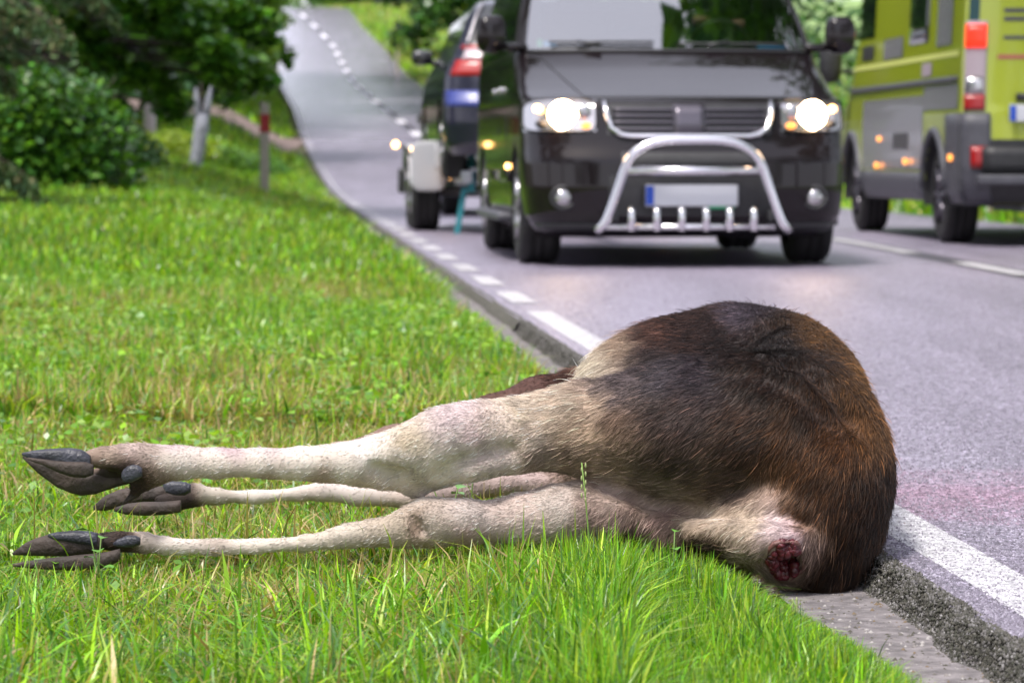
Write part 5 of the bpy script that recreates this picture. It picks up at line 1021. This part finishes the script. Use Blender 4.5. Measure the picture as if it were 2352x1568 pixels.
mesh_obj('drawbar', *merge(tube([(-.5, -1.3, .42), (0, -2.9, .42)], .04, 8), tube([(.5, -1.3, .42), (0, -2.9, .42)], .04, 8), tube([(0, -2.85, .42), (0, -4.6, .42)], .045, 8)), M['galv'], tr)
mesh_obj('jockey_wheel', *merge(tube([(.12, -2.6, .15), (.12, -2.6, .7)], .025, 8), ball((.12, -2.6, .11), (.04, .1, .1))), M['plastic'], tr)
mesh_obj('rear_corner_guard', *box(-1.2, .95, .42, .12, .25, .22, .03), M['plastic'], tr)
sp_ = thing('ratchet_strap', 'teal lashing strap hanging from the trailer behind the black van', 'strap', (-.33, 27.5, 0))
mesh_obj('strap_band', *box(-.005, 0, .52, .062, .035, .36, .006), M['strap'], sp_); V, Fc = box(-.06, 0, .15, .048, .02, .46, .005); V = np.array(V); V[:, 0] -= (.38-V[:, 2])*.17; mesh_obj('loose_end', V, Fc, M['strap'], sp_)
# --- cars
def car(name, lab, loc, rz_, m, T, zs, win, group=None, zoff=0, tail=True, mirz=(1.0, .85), wl=(.75, 3.35), wx=.76, tl=(.62, .95, .84, 1.09)):
    t = thing(name, lab, 'car', (loc[0], loc[1], zoff), rz_, group); s = Shell(T)
    def cut(c):
        r = np.zeros(len(c), bool)
        for a in wl: r |= ((c[:, 1]-a)**2+(c[:, 2]-.31)**2 < .36**2) & (np.abs(c[:, 0]) > .5)
        return r
    mesh_obj('body', *s.build(zs, 41, 50, cut), m, t)
    mesh_obj('end_window', *s.patch(-.86, .86, win[0], win[1], .004, 18, 6), M['tint'], t)
    for sg in (-1, 1):
        for a, b in ((.62, 1.45), (1.55, 2.45), (2.55, 3.2)): mesh_obj('side_window', *s.spatch(sg, a, b, win[0]+.02, win[1]-.06, .004), M['tint'], t)
        for a in wl: wheel(t, sg*wx, a, .31, .2, sg)
        if tail:
            z0, z1 = tl[2:]; zm = z0+(z1-z0)*.52
            L = mesh_obj('tail_light', *solid(s.patch(sg*tl[0], sg*tl[1], z0, zm, .008, 8, 4), .01), M['redlamp'], t); mesh_obj('clear_lens', *solid(s.patch(sg*(tl[0]+.04), sg*(tl[1]-.05), zm, z1-.03, .010, 8, 4), .01), M['clearlamp'], L); mesh_obj('lens_surround', *solid(s.patch(sg*tl[0], sg*tl[1], z1-.03, z1, .008, 8, 3), .01), M['redlamp'], L)
        door_mirror(t, sg*(mirz[1]+.09), 2.75 if tail else .9, mirz[0], .19, .135, M['black'] if tail else m, sg)
    mesh_obj('wheel_arch_liner', *box(0, (wl[0]+wl[1])/2, .36, 1.2, 3.9, .3, .03), M['plastic'], t)
    return t, s
CT = [(.20, .10, .80, .3, 3, 4.3), (.28, 0, .86, .32, 3, 4.4), (.45, -.04, .88, .32, 3, 4.45), (.62, -.03, .88, .30, 3, 4.4), (.66, .04, .88, .28, 3, 4.3), (.84, .07, .865, .26, 3, 4.0), (.98, .12, .80, .22, 3, 3.75), (1.10, .20, .745, .2, 3, 3.4), (1.35, .36, .645, .18, 3, 3.0), (1.45, .48, .58, .18, 3, 2.8), (1.50, .8, .45, .2, 2.5, 2.5), (1.52, 1.2, .3, .2, 2, 2.2)]
czs = np.unique(np.concatenate([np.linspace(.2, 1.1, 34), np.linspace(1.1, 1.52, 14)]))
c1, s1 = car('loaded_car', 'dark blue car carried on the trailer, its tail towards the camera', (.33, 26.9), .0731, M['blue'], CT, czs, (1.12, 1.43), zoff=.45, mirz=(1.06, .84))
mesh_obj('rear_bumper', *solid(s1.patch(-.97, .97, .60, .72, .012, 24, 4), .03), mat('blue_bumper_reflection', (.035, .05, .24), .45, coat=.2), c1)  # lighter blue than the body: the bumper's reflection is put into its colour
mesh_obj('lettering', *s1.patch(-.62, -.45, .765, .79, .006, 6, 2), M['silver'], c1)
mesh_obj('window_frame', *tube([s1.front(-.90, z, .012) for z in np.linspace(1.08, 1.44, 8)], .014, 6), M['silver'], c1)
FT = [(.20, .10, .80, .4, 3, 4.2), (.30, 0, .86, .45, 2.6, 4.3), (.50, -.02, .88, .45, 2.6, 4.4), (.66, .10, .88, .42, 2.4, 4.4), (.80, .35, .87, .4, 2.4, 4.3), (.90, .75, .86, .35, 2.4, 4.2), (.96, 1.05, .85, .3, 2.4, 4.15), (1.20, 1.5, .74, .25, 2.4, 3.9), (1.38, 1.9, .62, .22, 2.4, 3.6), (1.43, 2.2, .45, .2, 2.2, 3.2)]
c2, s2 = car('following_car', 'black car almost hidden behind the trailer, only its side and mirror showing', (.15, 35.5), .078, M['black'], FT, np.unique(np.concatenate([np.linspace(.2, .96, 30), np.linspace(.96, 1.43, 12)])), (.99, 1.36), tail=False, mirz=(1.05, .93))
for sg in (-1, 1): mesh_obj('headlight', *solid(s2.patch(sg*.62, sg*.95, .60, .72, .008, 8, 4), .01), M['reflector'], c2)
# --- emergency vehicle
AT = [(.30, .10, .93, .10, 3, 5.6), (.42, 0, .98, .12, 4, 5.85), (.55, -.02, .985, .12, 4, 5.95), (.95, -.01, .98, .12, 4, 5.9), (1.0, .0, .975, .12, 4, 5.85), (1.25, .01, .965, .12, 4, 5.5), (1.9, .04, .93, .12, 4, 4.9), (2.35, .07, .88, .14, 3.5, 4.6), (2.5, .12, .78, .16, 3, 4.4), (2.55, .3, .6, .2, 2.5, 4.1)]
am = thing('emergency_van', 'high-roofed lime yellow emergency van passing on the right, seen from behind', 'van', (4.17, 23.62, 0), .055)
sa = Shell(AT)
def acut(c): return (((c[:, 1]-1.08)**2+(c[:, 2]-.36)**2 < .44**2) | ((c[:, 1]-4.95)**2+(c[:, 2]-.36)**2 < .44**2)) & (np.abs(c[:, 0]) > .6)
mesh_obj('body', *sa.build(np.unique(np.concatenate([np.linspace(.3, 1.3, 44), np.linspace(1.3, 2.55, 14)])), 41, 90, acut), M['lime'], am)
for sg in (-1, 1):
    for a in (1.08, 4.95):
        wheel(am, sg*.83, a, .36, .24, sg, 6, 'slat'); tA = np.linspace(-.2, math.pi+.2, 20); V = [(sg*xx, a+math.cos(t)*.44, .36+math.sin(t)*.44) for xx in (.985, .6) for t in tA]; mesh_obj('wheel_arch', V, grid_faces(2, 20), M['plastic'], am)
        ar = mesh_obj('arch_trim', *tube([(sg*.992, a+math.cos(t)*.47, .36+math.sin(t)*.47) for t in np.linspace(0.1, math.pi-.1, 18)], .03, 7), M['greyplastic'], am)
    for (a, b) in ((1.58, 4.42), ): 
        mesh_obj('side_skirt', *solid(sa.spatch(sg, a, b, .31, .52, .02, 10, 4), .02), M['greyplastic'], am); mesh_obj('silver_panel', *sa.spatch(sg, a, b, .54, 1.10, .004, 10, 5), M['silver'], am)
    mesh_obj('silver_panel', *sa.spatch(sg, .22, 1.6, .98, 1.16, .004, 8, 4), M['silver'], am)
    mesh_obj('side_rail', *solid(sa.spatch(sg, .25, 5.1, 1.175, 1.215, .018, 24, 3), .015), M['greyplastic'], am)
    mesh_obj('light_stripe', *sa.spatch(sg, .25, 5.0, 1.36, 1.40, .004, 24, 3), mat('pale_stripe', (.62, .66, .18), .4), am)
    for (a, b, z0, z1, mm_) in ((.55, 1.15, 1.45, 1.85, 'silver'), (2.6, 3.5, 1.42, 1.58, 'silver'), (4.0, 4.6, 1.44, 1.56, 'slat'), (1.3, 1.7, 1.24, 1.34, 'clearlamp'), (2.2, 2.9, .70, .82, 'slat')): mesh_obj('foil_patch', *sa.spatch(sg, a, b, z0, z1, .007, 6, 3), M[mm_], am)
    mesh_obj('side_window', *solid(sa.spatch(sg, 1.5, 2.35, 1.50, 2.05, .006, 6, 5), .006), M['tint'], am); mesh_obj('side_window', *sa.spatch(sg, 4.0, 4.75, 1.62, 2.1, .004, 6, 5), M['tint'], am)
    mesh_obj('teal_strip', *sa.patch(sg*.90, sg*.975, 1.60, 2.2, .004, 5, 8), mat('dark_teal_foil', (.004, .05, .055), .3, coat=.6), am)
    L = mesh_obj('tail_light', *solid(sa.patch(sg*.84, sg*.985, .96, 1.60, .012, 8, 8), .012), M['clearlamp'], am)
    mesh_obj('brake_lamp', *solid(sa.patch(sg*.845, sg*.982, 1.41, 1.575, .028, 8, 4), .012), M['brakelit'], L); mesh_obj('lower_lamp', *solid(sa.patch(sg*.845, sg*.98, .965, 1.075, .026, 8, 4), .012), M['redlamp'], L)
    mesh_obj('reverse_lens', *solid(sa.patch(sg*.86, sg*.975, 1.09, 1.20, .026, 6, 4), .01), M['reflector'], L)
    mesh_obj('bumper_corner', *solid(merge(sa.spatch(sg, .12, .58, .40, .945, .02, 5, 6), ) if False else sa.spatch(sg, .10, .60, .31, .945, .02, 5, 8), .02), M['greyplastic'], am); mesh_obj('bumper_corner', *solid(sa.patch(sg*.80, sg*.995, .31, .945, .022, 8, 8), .02), M['greyplastic'], am)
    mesh_obj('reflector', *solid(sa.patch(sg*.83, sg*.935, .555, .71, .036, 4, 4), .01), M['redlamp'], am)
    for (a, z) in ((.33, .63), (3.55, .565), (2.2, .60)): mesh_obj('side_marker', *ball((sg*1.012, a, z), (.012, .055, .024), 8, 10, 3), M['amber'], am)
    mesh_obj('marker_glow', *ball((sg*.99, 3.55, .78), (.012, .06, .02), 8, 10, 3), M['amber'], am)
mesh_obj('rear_lower_panel', *sa.patch(-.90, .90, .31, .76, .012, 20, 6), M['plastic'], am); mesh_obj('rear_bumper', *solid(sa.patch(-.86, .86, .53, .705, .05, 20, 4), .04), M['plastic'], am); mesh_obj('bumper_step', *box(0, -.10, .475, 1.80, .16, .07, .015), M['greyplastic'], am)
mesh_obj('door_handle_bar', *solid(sa.patch(-.62, .62, 1.03, 1.085, .03, 12, 3), .02), M['plastic'], am)
pl = mesh_obj('number_plate', *box(-.45, -.05, .945, .42, .02, .12, .006), M['white'], am); mesh_obj('plate_band', *box(-.635, -.062, .945, .045, .006, .112, .002), M['eublue'], pl)
for (a, b, z0, z1) in ((-.72, -.30, 1.66, 1.69), (-.72, -.32, 1.60, 1.63), (-.72, .0, 1.47, 1.495), (-.76, .76, 1.33, 1.36)): mesh_obj('foil_line', *sa.patch(a, b, z0, z1, .006, 10, 2), M['slat'] if z0 > 1.4 else mat('pink_line', (.45, .12, .10), .4) if 'pink_line' not in bpy.data.materials else bpy.data.materials['pink_line'], am)
mesh_obj('door_gap', *tube([sa.front(0, z, .004) for z in np.linspace(.75, 2.3, 10)], .006, 5), M['plastic'], am); mesh_obj('rear_window', *sa.patch(-.72, -.12, 1.78, 2.25, .006, 8, 5), M['tint'], am); mesh_obj('rear_window', *sa.patch(.12, .72, 1.78, 2.25, .006, 8, 5), M['tint'], am)
mesh_obj('underbody', *box(0, 3.0, .38, 1.3, 5.0, .2, .03), M['plastic'], am); mesh_obj('exhaust', *tube([(-.4, .2, .27), (-.45, 1.5, .27)], .035, 8), M['galv'], am)
mesh_obj('door_mirror', *ball((-1.16, 5.05, 1.45), (.10, .10, .19), 10, 14, 3), M['plastic'], am)
print('vehicles ok')
